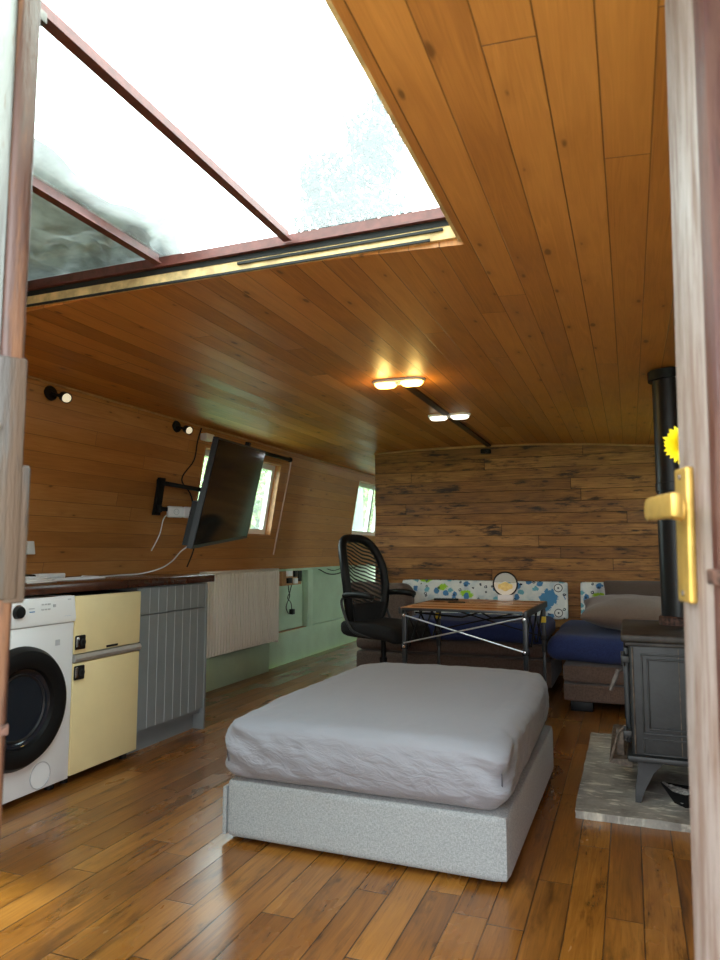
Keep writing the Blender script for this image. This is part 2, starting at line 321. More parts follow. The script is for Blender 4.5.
# ------------------------------------------------------------------ mesh helpers
class MB:
    def __init__(s): s.bm = bmesh.new()
    def _add(s, vs, faces, smooth=False, mat=0):
        v = [s.bm.verts.new(p) for p in vs]
        for f in faces:
            try:
                fc = s.bm.faces.new([v[i] for i in f]); fc.smooth = smooth; fc.material_index = mat
            except ValueError: pass
        return v
    def box(s, x0, x1, y0, y1, z0, z1, bev=0, M4=None, mat=0, segs=2):
        b = bmesh.new(); bmesh.ops.create_cube(b, size=1)
        for v in b.verts: v.co = Vector(((x0 + x1) / 2 + v.co.x * (x1 - x0), (y0 + y1) / 2 + v.co.y * (y1 - y0), (z0 + z1) / 2 + v.co.z * (z1 - z0)))
        if bev: bmesh.ops.bevel(b, geom=b.edges[:], offset=bev, segments=segs, affect='EDGES', profile=.5)
        if M4: b.transform(M4)
        s.merge(b, bool(bev) and segs > 2, mat); return s
    def merge(s, b, smooth=False, mat=0):
        b.verts.index_update()
        s._add([v.co.copy() for v in b.verts], [[v.index for v in f.verts] for f in b.faces], smooth, mat); b.free()
    def tube(s, pts, r, n=10, cap=True, curve=False, mat=0, closed=False):
        pts = [Vector(p) for p in pts]
        if curve: pts = catmull(pts, 6, closed)
        N = len(pts); rs = r if hasattr(r, '__len__') else [r] * N
        vs = []; up = None
        for i, p in enumerate(pts):
            if closed: d = pts[(i + 1) % N] - pts[i - 1]
            else: d = pts[min(i + 1, N - 1)] - pts[max(i - 1, 0)]
            d = d.normalized() if d.length > 1e-9 else Vector((0, 0, 1))
            if up is None: up = d.orthogonal().normalized()
            up = (up - d * up.dot(d)); up = up.normalized() if up.length > 1e-6 else d.orthogonal().normalized()
            sd = d.cross(up)
            for k in range(n):
                a = 2 * math.pi * k / n; vs.append(p + (up * math.cos(a) + sd * math.sin(a)) * rs[i])
        fs = []
        for i in range(N if closed else N - 1):
            j = (i + 1) % N
            for k in range(n): fs.append((i * n + k, i * n + (k + 1) % n, j * n + (k + 1) % n, j * n + k))
        if cap and not closed: fs.append(tuple(range(n))[::-1]); fs.append(tuple((N - 1) * n + k for k in range(n)))
        s._add(vs, fs, True, mat); return s
    def lathe(s, prof, n=32, M4=None, mat=0):
        vs = []; fs = []
        for r, z in prof:
            for k in range(n):
                a = 2 * math.pi * k / n; p = Vector((r * math.cos(a), r * math.sin(a), z)); vs.append(M4 @ p if M4 else p)
        for i in range(len(prof) - 1):
            for k in range(n): fs.append((i * n + k, i * n + (k + 1) % n, (i + 1) * n + (k + 1) % n, (i + 1) * n + k))
        v = s._add(vs, fs, True, mat); return s
    def prism(s, poly, axis, a0, a1, mat=0):
        """poly: 2D outline in the two other axes (in xyz order), pulled along axis"""
        def mk(u, v, w):
            return {0: (w, u, v), 1: (u, w, v), 2: (u, v, w)}[axis]
        n = len(poly); vs = [mk(u, v, a0) for u, v in poly] + [mk(u, v, a1) for u, v in poly]
        fs = [tuple(range(n))[::-1], tuple(range(n, 2 * n))] + [(i, (i + 1) % n, n + (i + 1) % n, n + i) for i in range(n)]
        s._add(vs, fs, False, mat); return s
    def build(s, name, mat, parent=None, shift=None, split=False):
        if split:
            todo = set(s.bm.verts); out = []
            while todo:
                st = [todo.pop()]; isl = {st[0]}
                while st:
                    for e in st.pop().link_edges:
                        for w in e.verts:
                            if w not in isl: isl.add(w); todo.discard(w); st.append(w)
                ix = {v: i for i, v in enumerate(isl)}; q = MB()
                q._add([v.co.copy() for v in ix], [[ix[v] for v in f.verts] for f in s.bm.faces if f.verts[0] in isl]); out.append(q.build(name, mat, parent, shift))
            return out
        if shift: s.bm.transform(Matrix.Translation(Vector(shift)))
        bmesh.ops.recalc_face_normals(s.bm, faces=s.bm.faces[:])
        me = bpy.data.meshes.new(name); s.bm.to_mesh(me); s.bm.free()
        for m in (mat if isinstance(mat, (list, tuple)) else [mat]): me.materials.append(M[m] if isinstance(m, str) else m)
        o = bpy.data.objects.new(name, me); C.objects.link(o)
        if parent: o.parent = parent
        try: me.set_sharp_from_angle(angle=math.radians(40))
        except Exception: pass
        return o

def catmull(P, n, closed=False):
    out = []; N = len(P); rng = N if closed else N - 1
    for i in range(rng):
        if closed: a, b, c, d = P[i - 1], P[i], P[(i + 1) % N], P[(i + 2) % N]
        else: a, b, c, d = P[max(i - 1, 0)], P[i], P[i + 1], P[min(i + 2, N - 1)]
        for k in range(n):
            t = k / n
            out.append(.5 * ((2 * b) + (c - a) * t + (2 * a - 5 * b + 4 * c - d) * t * t + (3 * b - a - 3 * c + d) * t ** 3))
    if not closed: out.append(P[-1])
    return out

def soft(sx, sy, sz, r, n=24, fn=None):
    """a rounded, finely divided box centred on the origin; fn moves every point"""
    b = bmesh.new(); bmesh.ops.create_cube(b, size=2)
    bmesh.ops.subdivide_edges(b, edges=b.edges[:], cuts=n, use_grid_fill=True)
    hx, hy, hz = sx / 2, sy / 2, sz / 2
    rx = ry = rz = r
    def warp(u, h):  # denser towards the rim
        s_ = 1 if u >= 0 else -1; u = abs(u); return s_ * (u ** .8) * h
    for v in b.verts:
        p = Vector((warp(v.co.x, hx), warp(v.co.y, hy), warp(v.co.z, hz)))
        q = Vector((max(-hx + r, min(hx - r, p.x)), max(-hy + r, min(hy - r, p.y)), max(-hz + min(r, hz), min(hz - min(r, hz), p.z))))
        d = p - q
        if d.length > 1e-7: p = q + d.normalized() * min(r, max(abs(d.x), abs(d.y), abs(d.z)))
        v.co = fn(p) if fn else p
    for f in b.faces: f.smooth = True
    return b

def thing(name, label, cat, loc=(0, 0, 0), rot=0, group=None):
    o = bpy.data.objects.new(name, None); C.objects.link(o); o.empty_display_size = .1
    o.location = loc; o.rotation_euler = rot if hasattr(rot, '__len__') else (0, 0, rot)
    return tag(o, label, cat, group)
def tag(o, label, cat, group=None, kind=None):
    if label: o['label'] = label
    if cat: o['category'] = cat
    if group: o['group'] = group
    if kind: o['kind'] = kind
    return o
def struct(o): o['kind'] = 'structure'; return o
def anchor(o):
    """move a one-mesh thing's origin to its own base"""
    xs = [v.co for v in o.data.vertices]; c = Vector((sum(v.x for v in xs), sum(v.y for v in xs), 0)) / len(xs); c.z = min(v.z for v in xs)
    o.data.transform(Matrix.Translation(-c)); o.location = c; return o
def copytree(o, parent=None):
    c = o.copy(); C.objects.link(c)
    if parent: c.parent = parent
    for ch in list(o.children): copytree(ch, c)
    return c

# ------------------------------------------------------------------ room shell
Y0, Y1 = .32, 8.6
def zc(x): return 1.985 - .030 * (x + 1.35) ** 2
def wx(z): return -2.95 + .165 * (z - .912)          # inner face of the leaning left wall
def wrx(z): return .92 - .165 * (z - .912)
TOPL = 1.922
HX0, HX1, HY0, HY1 = -2.15, -.432, .56, 1.992        # skylight opening

mb = MB(); mb.box(-3.02, .95, Y0, Y1, -.06, 0); struct(mb.build('floor', 'floor'))

# ceiling: shallow arch with the skylight hole, a solid shell
def ceiling():
    b = MB(); xs = sorted(set([-2.84 + i * 3.66 / 34 for i in range(35)] + [HX0, HX1])); ys = [Y0, HY0, HY1, 4.0, 6.2, Y1]
    vt = {}; bm = b.bm
    def V(i, j, t):
        k = (i, j, t)
        if k not in vt: vt[k] = bm.verts.new((xs[i], ys[j], zc(xs[i]) + .035 * t))
        return vt[k]
    solid = lambda i, j: 0 <= i < len(xs) - 1 and 0 <= j < len(ys) - 1 and not (HX0 - 1e-6 <= xs[i] < HX1 - 1e-6 and HY0 - 1e-6 <= ys[j] < HY1 - 1e-6)
    for i in range(len(xs) - 1):
        for j in range(len(ys) - 1):
            if not solid(i, j): continue
            for t in (0, 1): bm.faces.new([V(i, j, t), V(i + 1, j, t), V(i + 1, j + 1, t), V(i, j + 1, t)])
            for (di, dj, a, c) in ((-1, 0, (i, j), (i, j + 1)), (1, 0, (i + 1, j), (i + 1, j + 1)), (0, -1, (i, j), (i + 1, j)), (0, 1, (i, j + 1), (i + 1, j + 1))):
                if not solid(i + di, j + dj): bm.faces.new([V(*a, 0), V(*c, 0), V(*c, 1), V(*a, 1)])
    return b
struct(ceiling().build('ceiling', 'ceiling'))

# left wall above the side deck: leaning pine boards with two window holes
def leanwall(holes, xf, sgn, z0, z1, th=.10):
    b = MB(); ys = sorted({Y0, Y1, *[h[0] for h in holes], *[h[1] for h in holes]}); zs = sorted({z0, z1, *[h[2] for h in holes], *[h[3] for h in holes]})
    bm = b.bm; vt = {}
    def V(i, j, t):
        k = (i, j, t)
        if k not in vt: vt[k] = bm.verts.new((xf(zs[j]) + sgn * th * t, ys[i], zs[j]))
        return vt[k]
    def solid(i, j):
        if not (0 <= i < len(ys) - 1 and 0 <= j < len(zs) - 1): return False
        cy, cz = (ys[i] + ys[i + 1]) / 2, (zs[j] + zs[j + 1]) / 2
        return not any(h[0] < cy < h[1] and h[2] < cz < h[3] for h in holes)
    for i in range(len(ys) - 1):
        for j in range(len(zs) - 1):
            if not solid(i, j): continue
            for t in (0, 1): bm.faces.new([V(i, j, t), V(i + 1, j, t), V(i + 1, j + 1, t), V(i, j + 1, t)])
            for (di, dj, a, c) in ((-1, 0, (i, j), (i, j + 1)), (1, 0, (i + 1, j), (i + 1, j + 1)), (0, -1, (i, j), (i + 1, j)), (0, 1, (i, j + 1), (i + 1, j + 1))):
                if not solid(i + di, j + dj): bm.faces.new([V(*a, 0), V(*c, 0), V(*c, 1), V(*a, 1)])
    return b
W1 = (4.22, 5.40, 1.17, 1.79); W2 = (7.26, 8.2, 1.21, 1.83)
struct(leanwall([W1, W2], wx, -1, .878, TOPL + .02).build('wall_left', 'sidewall'))
struct(leanwall([(4.6, 5.5, 1.2, 1.75), (6.9, 8.2, .85, 1.75)], wrx, 1, .0, 1.90).build('wall_right', 'sidewall'))

# lower hull side in green paint
mb = MB(); mb.box(-3.14, -3.08, Y0, Y1, -.06, .876); mb.box(-3.08, -2.965, Y0, Y1, .856, .876)
struct(mb.build('wall_left_lower', 'green'))
mb = MB(); mb.box(-3.075, -2.965, 3.72, 5.52, 0, .245, .006); mb.box(-3.078, -3.03, 5.52, 8.58, 0, .29, .006)
struct(mb.build('baseboard_left', 'green'))
mb = MB(); mb.box(-3.078, -3.02, 6.42, 6.54, .29, .855, .004); struct(mb.build('trim_1', 'green'))
mb = MB(); mb.box(-3.076, -3.034, 5.56, 6.41, .2905, .297); struct(mb.build('trim_2', 'trimwood'))

# bulkhead across the cabin and far end wall
def bulk(x0, x1, y0, y1):
    b = MB(); n = 20
    poly = [(x0, 0), (x1, 0)] + [(x1 + (x0 - x1) * i / n, zc(x1 + (x0 - x1) * i / n) - .002) for i in range(n + 1)]
    b.prism(poly, 1, y0, y1); return b
struct(bulk(-2.227, .78, 6.2, 6.26).build('wall_back', 'bulkhead'))
mb = MB(); mb.prism([(-3.02, 0), (.9, 0), (.78, 1.84), (-1.35, 1.98), (-2.8, 1.915)], 1, Y1, Y1 + .05); struct(mb.build('wall_far', 'green'))
mb = MB(); pts = [(-2.227 + 3.0 * i / 24, 6.188, zc(-2.227 + 3.0 * i / 24) - .008) for i in range(25)]; mb.tube(pts, .009, 8)
struct(mb.build('trim_3', 'trimwood'))
mb = MB(); mb.tube([(wx(1.915) + .006, Y0 + .02, 1.912), (wx(1.915) + .006, Y1 - .02, 1.912)], .007, 6); struct(mb.build('trim_4', 'trimwood'))

# front wall with the double doorway
mb = MB()
mb.box(-3.0, -.92, Y0 - .05, Y0, -.06, 1.95); mb.box(.27, .95, Y0 - .05, Y0, -.06, 1.90); mb.box(-.92, .27, Y0 - .05, Y0, 1.9, 1.99)
struct(mb.build('wall_front', 'sidewall'))

# ------------------------------------------------------------------ skylight
sk = struct(thing('window_3', None, None, (0, 0, 0)))
def ringframe(b, x0, x1, y0, y1, w, z0, z1, bev=0):
    b.box(x0, x1, y1 - w, y1, z0, z1, bev); b.box(x0, x1, y0, y0 + w, z0, z1, bev)
    b.box(x0, x0 + w, y0 + w, y1 - w, z0, z1, bev); b.box(x1 - w, x1, y0 + w, y1 - w, z0, z1, bev)
mb = MB(); ringframe(mb, HX0 - .03, HX1 + .03, HY0 - .03, HY1 + .03, .045, 2.021, 2.040); mb.build('seal', 'rubber', sk)
mb = MB(); mb.box(HX0 + .001, HX1 - .0, HY1 - .012, HY1 - .0005, 1.981, 2.022); mb.box(HX0 + .001, HX1, HY0 + .0005, HY0 + .012, 1.978, 2.022)
mb.box(HX0, HX0 + .012, HY0 + .012, HY1 - .012, 1.978, 2.022); mb.box(HX1 - .012, HX1, HY0 + .012, HY1 - .012, 1.964, 2.022); mb.build('liner', 'rawwood', sk)
mb = MB(); mb.box(HX0, HX1 - .10, HY1 - .018, HY1 - .0125, 1.979, 1.987); mb.box(-1.2, HX1 - .06, HY1 - .02, HY1 - .0125, 2.006, 2.014); mb.build('sealant_strip', 'rubber', sk, split=True)
mb = MB(); ringframe(mb, HX0 - .03, HX1 + .03, HY0 - .03, HY1 + .03, .062, 2.040, 2.046); ringframe(mb, HX0 - .03, HX1 + .03, HY0 - .03, HY1 + .03, .04, 2.046, 2.085); mb.build('frame', 'redsteel', sk)
for i, (bx, w) in enumerate(((-1.005, .028), (-1.515, .030))):
    mb = MB(); mb.box(bx - w / 2, bx + w / 2, HY0 + .03, HY1 - .03, 2.050, 2.056); mb.box(bx - .004, bx + .004, HY0 + .03, HY1 - .03, 2.056, 2.084); mb.build('glazing_bar', 'redsteel', sk)
mb = MB(); mb.box(-1.025, -.985, .90, .93, 2.03, 2.052, .002); mb.build('bracket', 'steel', sk)
for a, b_ in ((HX0 + .01, -1.525), (-1.505, -1.015), (-.995, HX1 - .01)):
    mb = MB(); mb.box(a, b_, HY0 + .01, HY1 - .01, 2.087, 2.091); mb.build('pane', 'skyglass' if a > -1 else 'skyglass', sk)
# tarpaulin thrown over the far left corner of the skylight
def tarp():
    b = bmesh.new(); bmesh.ops.create_grid(b, x_segments=70, y_segments=70, size=.5)
    for v in b.verts:
        x = -2.06 + v.co.x * 1.2; y = 1.83 + v.co.y * 1.5
        x += .10 * noise.noise(Vector((y * 3, 0, 1))); lim = 0
        if v.co.y < -.4: y += .16 * noise.noise(Vector((x * 5, 3, 1)))
        z = 2.118 + .05 * abs(noise.noise(Vector((x * 5 + y * 6, y * 2.5 - x * 2, 0)))) + .03 * abs(noise.noise(Vector((x * 14, y * 9, 4))))
        v.co = Vector((x, y, z))
    for f in b.faces: f.smooth = True
    m = MB(); m.merge(b, True); return m
o = tarp().build('tarpaulin', 'tarp'); so = o.modifiers.new('s', 'SOLIDIFY'); so.thickness = .002
anchor(tag(o, 'crumpled grey tarpaulin lying over the far corner of the skylight', 'tarpaulin'))
# roof skin
mb = MB(); ringframe(mb, -2.9, .9, Y0 - .05, Y1 + .05, .01, 2.03, 2.04)
mb.box(-2.9, HX0 - .035, Y0 - .05, Y1 + .05, 2.028, 2.04); mb.box(HX1 + .035, .85, Y0 - .05, Y1 + .05, 2.028, 2.04); mb.box(HX0 - .035, HX1 + .035, HY1 + .035, Y1 + .05, 2.028, 2.04)
o = mb.build('roof', 'roofsteel'); struct(o)

# ------------------------------------------------------------------ side windows
def side_window(name, w):
    y0, y1, z0, z1 = w; t = struct(thing(name, None, None))
    sh = lambda z, d: wx(z) - d
    def slab(b, ya, yb, za, zb, d0, d1):
        b.prism([(sh(za, d0), za), (sh(zb, d0), zb), (sh(zb, d1), zb), (sh(za, d1), za)], 1, ya, yb)
    b = MB(); g = .006; a0, a1 = -.004, .094; c = .012
    slab(b, y0, y0 + c, z0, z1, a0, a1); slab(b, y1 - c, y1, z0, z1, a0, a1); slab(b, y0 + c, y1 - c, z0, z0 + c, a0, a1); slab(b, y0 + c, y1 - c, z1 - c, z1, a0, a1)
    b.build('window_liner', 'orangewood', t)
    b = MB(); e = c; f = .045; d0, d1 = .05, .09
    slab(b, y0 + e, y0 + e + f, z0 + e, z1 - e, d0, d1); slab(b, y1 - e - f, y1 - e, z0 + e, z1 - e, d0, d1)
    slab(b, y0 + e + f, y1 - e - f, z0 + e, z0 + e + f, d0, d1); slab(b, y0 + e + f, y1 - e - f, z1 - e - f, z1 - e, d0, d1)
    m_ = y1 - .30
    slab(b, m_ - .02, m_ + .02, z0 + e + f, z1 - e - f, d0 - .004, d1)
    b.build('window_frame', 'pvc', t)
    b = MB(); slab(b, y0 + e + f, m_ - .02, z0 + e + f, z1 - e - f, .068, .072); slab(b, m_ + .02, y1 - e - f, z0 + e + f, z1 - e - f, .068, .072); b.build('window_glass', 'glass', t, split=True)
    return t
side_window('window_1', W1); side_window('window_2', W2)
for nm, (y0, y1, z0, z1) in (('window_4', (4.6, 5.5, 1.2, 1.75)), ('window_5_added', (6.9, 8.2, .85, 1.75))):  # assumed windows out of view; the far one added to light the green room
  t = struct(thing(nm, None, None)); mb = MB()
  for (a, b_, c_, d_) in ((y0, y1, z0, z0 + .05), (y0, y1, z1 - .05, z1), (y0, y0 + .05, z0 + .05, z1 - .05), (y1 - .05, y1, z0 + .05, z1 - .05)):
      mb.prism([(wrx(c_) + .03, c_), (wrx(d_) + .03, d_), (wrx(d_) + .07, d_), (wrx(c_) + .07, c_)], 1, a, b_)
  mb.build('window_frame', 'pvc', t)
  mb = MB(); mb.prism([(wrx(z0) + .05, z0 + .05), (wrx(z1) + .05, z1 - .05), (wrx(z1) + .054, z1 - .05), (wrx(z0) + .054, z0 + .05)], 1, y0 + .05, y1 - .05); mb.build('window_glass', 'glass', t, split=True)

# roller blind tube over window behind the tv
t = thing('blind_roller', 'black roller tube above the window behind the television', 'blind', (wx(1.84) + .03, 4.8, 1.84))
mb = MB(); mb.tube([(0, -.56, 0), (0, .68, 0)], .016, 12); mb.build('tube', 'black', t)
mb = MB(); mb.lathe([(0, -.012), (.022, -.012), (.022, .012), (0, .012)], 16, Matrix.Translation((0, .685, 0)) @ Matrix.Rotation(R(90), 4, 'X')); mb.box(-.028, .0, .675, .70, -.012, .012); mb.build('end_cap', 'black', t)
mb = MB(); mb.box(-.028, .03, -.66, -.56, -.022, .028, .008); mb.build('bracket', 'white', t)['label'] = 'white rounded bracket'
o = MB().tube([(wx(1.84) + .035, 5.5, 1.82), (wx(1.6) + .03, 5.505, 1.6), (wx(1.35) + .02, 5.50, 1.35), (wx(1.02) + .012, 5.49, 1.01)], .0065, 8, curve=True).build('blind_wand', plain('pinkish_wand', (.62, .42, .34), .5))
anchor(tag(o, 'long pale pink wand hanging from the end of the black roller tube', 'wand'))

# ------------------------------------------------------------------ doors of the entrance
def right_door():
    # leaf swung inwards; its free edge is the far one. local x runs from hinge to free edge, local y is the outer face normal side
    hx, hy, ex, ey = .186, .36, .0545, .872
    L = math.hypot(ex - hx, ey - hy); ang = math.atan2(ey - hy, ex - hx)
    t = struct(thing('door_1', None, None, (hx - .014, hy, .03)))
    t.rotation_euler = (Matrix.Rotation(.013, 3, 'Y') @ Matrix.Rotation(ang, 3, 'Z')).to_euler()
    # outer face looks to -x, i.e. local +y after the rotation
    T = .045; H = 1.85; st = .105
    b = MB(); b.box(L - st, L, -T, 0, 0, H, .003); b.build('lock_stile', 'doorpale', t)
    b = MB(); b.box(L - st - .03, L - st, -T + .004, .006, 0, H, .004); b.build('moulding', 'doorred', t)
    b = MB(); b.box(0, L - st - .03, -T + .012, -.014, 0, H, .002); b.box(0, .10, -T, 0, 0, H, .003)
    b.box(.10, L - st - .03, -T, 0, .80, .93, .003); b.build('panel', 'doorbrown', t)
    b = MB(); b.box(L - st - .034, L - st + .004, -.002, .010, .985, 1.0, .002); b.build('strap_hinge', 'rust', t)
    h = MB(); z0 = .958 - .03 + .01
    h.box(L - .050, L - .012, .0, .009, .962, 1.108, .003, segs=3); hp = h.build('handle_plate', 'brass', t)
    for zz in (.972, 1.098):
        s_ = MB(); s_.lathe([(0, 0), (.003, 0), (.003, .0015), (0, .002)], 10, Matrix.Translation((L - .031, .009, zz)) @ Matrix.Rotation(R(-90), 4, 'X')); s_.build('screw', 'steel', hp)
    lv = MB(); cx, cz = L - .031, 1.062
    lv.tube([(cx, .006, cz), (cx, .020, cz), (cx, .036, cz), (cx, .044, cz)], [.013, .010, .009, .012], 14)
    lv.box(cx - .088, cx - .005, .034, .047, cz - .012, cz + .013, .004)
    0 and lv.tube([(cx + .004, .046, cz), (cx - .012, .050, cz + .002), (cx - .03, .052, cz + .004), (cx - .075, .053, cz - .001), (cx - .100, .052, cz - .004), (cx - .106, .052, cz - .004)], [.010, .012, .0115, .0115, .012, .009], 12)
    lv.build('handle_lever', 'brass', hp)
    return t
right_door()
def left_door():
    hx, hy, ex, ey = -.89, .36, -.712, .66
    L = math.hypot(ex - hx, ey - hy); ang = math.atan2(ey - hy, ex - hx)
    t = struct(thing('door_2', None, None, (hx, hy, .03), (0, 0, ang)))
    # outer face looks to +x here: local -y
    T = .045; H = 1.85
    b = MB(); b.box(0, L - .027, 0, T, 0, H, .003); b.build('panel', 'doorgrey', t)
    b = MB(); b.box(L - .027, L, -.008, T, 0, H, .006, segs=3); b.build('edge_moulding', 'doorbrown', t)
    b = MB(); b.box(L - .038, L + .003, -.012, -.003, .96, 1.26, .003); pl = b.build('lock_plate', 'lockmetal', t)
    b = MB(); b.box(L - .013, L + .013, -.010, .016, .955, 1.125, .004); b.build('keeper', 'lockmetal', pl)
    b = MB(); b.box(L - .034, L - .026, -.0135, -.0115, .96, 1.10); b.build('slot', 'black', pl)
    for zz in (.95, 1.17):
        s_ = MB(); s_.lathe([(0, 0), (.007, 0), (.006, .003), (0, .004)], 12, Matrix.Translation((L - .03, -.012, zz)) @ Matrix.Rotation(R(90), 4, 'X')); s_.build('screw', 'steel', pl)
    b = MB(); b.box(L - .06, L + .001, -.010, -.006, .80, .812); b.build('hinge_gap', 'rust', t)
    s_ = MB(); s_.lathe([(0, 0), (.012, 0), (.012, .006), (.006, .014), (0, .015)], 14, Matrix.Translation((L - .03, -.008, .77)) @ Matrix.Rotation(R(90), 4, 'X')); s_.build('stud', 'rust', t)
    return t
left_door()

# yellow flower tucked behind the right door
t = thing('yellow_flower', 'yellow chrysanthemum peeking out from behind the door above the brass plate', 'flower', (.085, 1.2, 1.215))
def flower():
    b = MB(); rr = random.Random(3)
    for ring, (n, r, tilt, ln) in enumerate(((26, .004, 6, .027), (26, .004, 18, .0265), (22, .004, 32, .025), (20, .003, 46, .022), (14, .002, 62, .018), (10, .001, 76, .014))):
        for k in range(n):
            a = 2 * math.pi * (k + rr.random() * .5) / n + ring; ti = R(tilt + rr.uniform(-6, 6)); l = ln * rr.uniform(.9, 1.1)
            d = Vector((math.cos(a) * math.cos(ti), -math.sin(ti), math.sin(a) * math.cos(ti))); sd = Vector((-math.sin(a), 0, math.cos(a))) * .0038
            p = d * r; up = d.cross(sd).normalized() * .0012
            b._add([p - sd * .5, p + sd * .5, p + d * l * .75 + sd + up, p + d * l + up * 2, p + d * l * .75 - sd + up, p + d * l * .5 - up], [(0, 1, 2, 3, 4), (0, 5, 1), (1, 5, 2), (2, 5, 3), (3, 5, 4), (4, 5, 0)], True)
    return b
flower().build('petals', 'petal', t)
b = MB(); b.tube([(0, .004, 0), (.02, .02, -.06), (.05, .0, -.16), (.06, -.05, -.30)], .0028, 8, curve=True); b.build('stem', 'stem', t)
b = MB()
for k in range(7):
    a = k / 7 * 6.283; b._add([(.004, .0, -.036), (.004 + .006 * math.cos(a), -.004, -.036 + .006 * math.sin(a)), (.004 + .012 * math.cos(a + .2), -.006, -.036 + .012 * math.sin(a + .2)), (.004 + .006 * math.cos(a + .5), -.002, -.036 + .006 * math.sin(a + .5))], [(0, 1, 2, 3)], True)
b.build('purple_floret', 'purple', t)['label'] = 'small purple floret below the yellow head'
# ledge that carries the flower's jar behind the door
t = thing('glass_jar', 'glass jar on the narrow shelf behind the brass handled door', 'jar', (.152, 1.145, .86))
b = MB(); b.lathe([(0, 0), (.026, 0), (.028, .01), (.028, .075), (.02, .09), (.02, .10), (.017, .10), (.017, .09), (.025, .073), (.025, .004), (0, .004)], 24); b.build('body', 'glass', t)
mb = MB(); mb.box(.115, .925, 1.09, 1.22, .835, .86, .003); mb.box(.12, .15, 1.10, 1.21, 0, .835); mb.box(.89, .92, 1.10, 1.21, 0, .835)
anchor(tag(mb.build('narrow_shelf', 'trimwood'), 'narrow wooden shelf against the side wall behind the open door', 'shelf'))

# ------------------------------------------------------------------ galley units
WF = -2.38
def worktop():
    b = MB(); b.box(-2.962, WF - .0, 1.75, 3.72, .858, .900, .004, segs=2); return b
anchor(tag(worktop().build('worktop', 'worktop'), 'long dark stained wooden worktop over the washing machine, fridge and cupboard', 'worktop'))

# washing machine
t = thing('washing_machine', 'white front loading washing machine with black porthole ring', 'washing machine', (WF, 2.262, 0))
b = MB(); b.box(-.52, -.012, -.298, .298, .035, .845, .006); b.build('body', 'wash', t)
b = MB(); b.box(-.0115, .0, -.298, .298, .035, .725, .004); b.build('front_panel', 'wash', t)
b = MB(); b.prism([(-.0115, .728), (.006, .728), (.010, .745), (-.004, .843), (-.0115, .843)], 1, -.298, .298); cp = b.build('control_panel', 'wash', t)
RX = Matrix.Rotation(R(90), 4, 'Y')
dm = Matrix.Translation((-.001, -.025, .792)) @ RX
b = MB(); b.lathe([(0, .0), (.032, .0), (.031, .008), (0, .008)], 28, dm); b.build('dial_ring', 'chrome', cp)
b = MB(); b.lathe([(0, .006), (.026, .006), (.024, .022), (0, .024)], 28, dm); b.build('dial', 'black', cp)
b = MB()
for k, (yy, zz, w, h) in enumerate(((.03, .80, .03, .004), (.10, .812, .012, .006), (.118, .812, .012, .006), (.136, .812, .012, .006), (.10, .79, .012, .006), (.118, .79, .012, .006), (.136, .79, .012, .006), (.165, .80, .014, .012), (.25, .827, .018, .004))):
    b.box(.0035, .0058, yy, yy + w, zz, zz + h)
b.build('button_print', 'washgrey', cp, split=True)
b = MB(); b.box(.0035, .0060, .035, .062, .786, .790); b.box(.006, .0085, .17, .22, .752, .755); b.box(.006, .0085, .228, .27, .752, .756); b.build('blue_marking', 'blueprint', cp, split=True)
rm = Matrix.Translation((0, .0, .40)) @ RX
b = MB(); b.lathe([(.155, .004), (.165, .030), (.200, .044), (.232, .036), (.248, .012), (.250, -.001), (.155, -.001)], 64, rm); pd = b.build('porthole_ring', 'black', t)
b = MB(); b.lathe([(.158, .014), (.150, .007), (.125, .0035), (.07, .0015), (.0, .0012)], 48, rm); b.build('porthole_glass', 'drumglass', pd)
b = MB(); b.lathe([(.128, .006), (.134, .011), (.138, .009), (.138, .004)], 48, rm); b.build('inner_ring', 'tvbezel', pd)
fm = Matrix.Translation((0, .135, .095)) @ RX
b = MB(); b.lathe([(.056, -.001), (.056, .003), (.053, .0035), (.052, .001)], 40, fm); b.build('filter_cover', 'washgrey', t)
b = MB(); b.lathe([(0, -.001), (.051, -.001), (.051, .0015), (0, .002)], 40, fm); b.build('filter_disc', 'wash', t)
b = MB(); b.box(0, .002, .19, .215, .63, .655); b.build('sticker', 'washgrey', t)
for yy in (-.25, .25):
    for xx in (-.06, -.47):
        b = MB(); b.lathe([(0, 0), (.022, 0), (.020, .014), (.010, .016), (.010, .036), (0, .036)], 16, Matrix.Translation((xx, yy, 0))); b.build('foot', 'black', t)

# cream fridge freezer
t = thing('fridge_freezer', 'small cream fridge freezer with chrome divider beside the washing machine', 'fridge', (WF, 2.798, 0))
b = MB(); b.box(-.54, -.03, -.228, .228, .03, .838, .004); b.build('cabinet', 'blackmat', t)
b = MB(); b.box(-.028, .0, -.230, .230, .575, .838, .006); fd = b.build('freezer_door', 'cream', t)
b = MB(); b.box(-.028, .0, -.230, .230, .040, .535, .006); rd = b.build('fridge_door', 'cream', t)
b = MB(); b.prism([(-.024, .538), (.004, .540), (.014, .556), (.004, .571), (-.024, .573)], 1, -.230, .230); b.build('divider_trim', 'divider', t)
for par, z in ((fd, .628), (rd, .492)):
    b = MB(); b.box(.0, .012, -.232, -.17, z - .032, z + .032, .006, segs=3); h = b.build('latch', 'black', par)
    b = MB(); b.lathe([(.009, .0), (.016, .002), (.016, .006), (.009, .007)], 18, Matrix.Translation((.011, -.192, z)) @ RX); b.build('latch_ring', 'blackmat', h)
    b = MB(); b.box(.010, .015, -.230, -.214, z - .02, z + .026, .002); b.build('latch_clip', 'chrome', h)
b = MB(); b.box(.0, .003, -.02, .06, .582, .592); b.build('badge', 'black', fd)
for yy in (-.2, .2):
    for xx in (-.06, -.48):
        b = MB(); b.lathe([(0, 0), (.018, 0), (.018, .032), (0, .032)], 12, Matrix.Translation((xx, yy, 0))); b.build('foot', 'black', t)

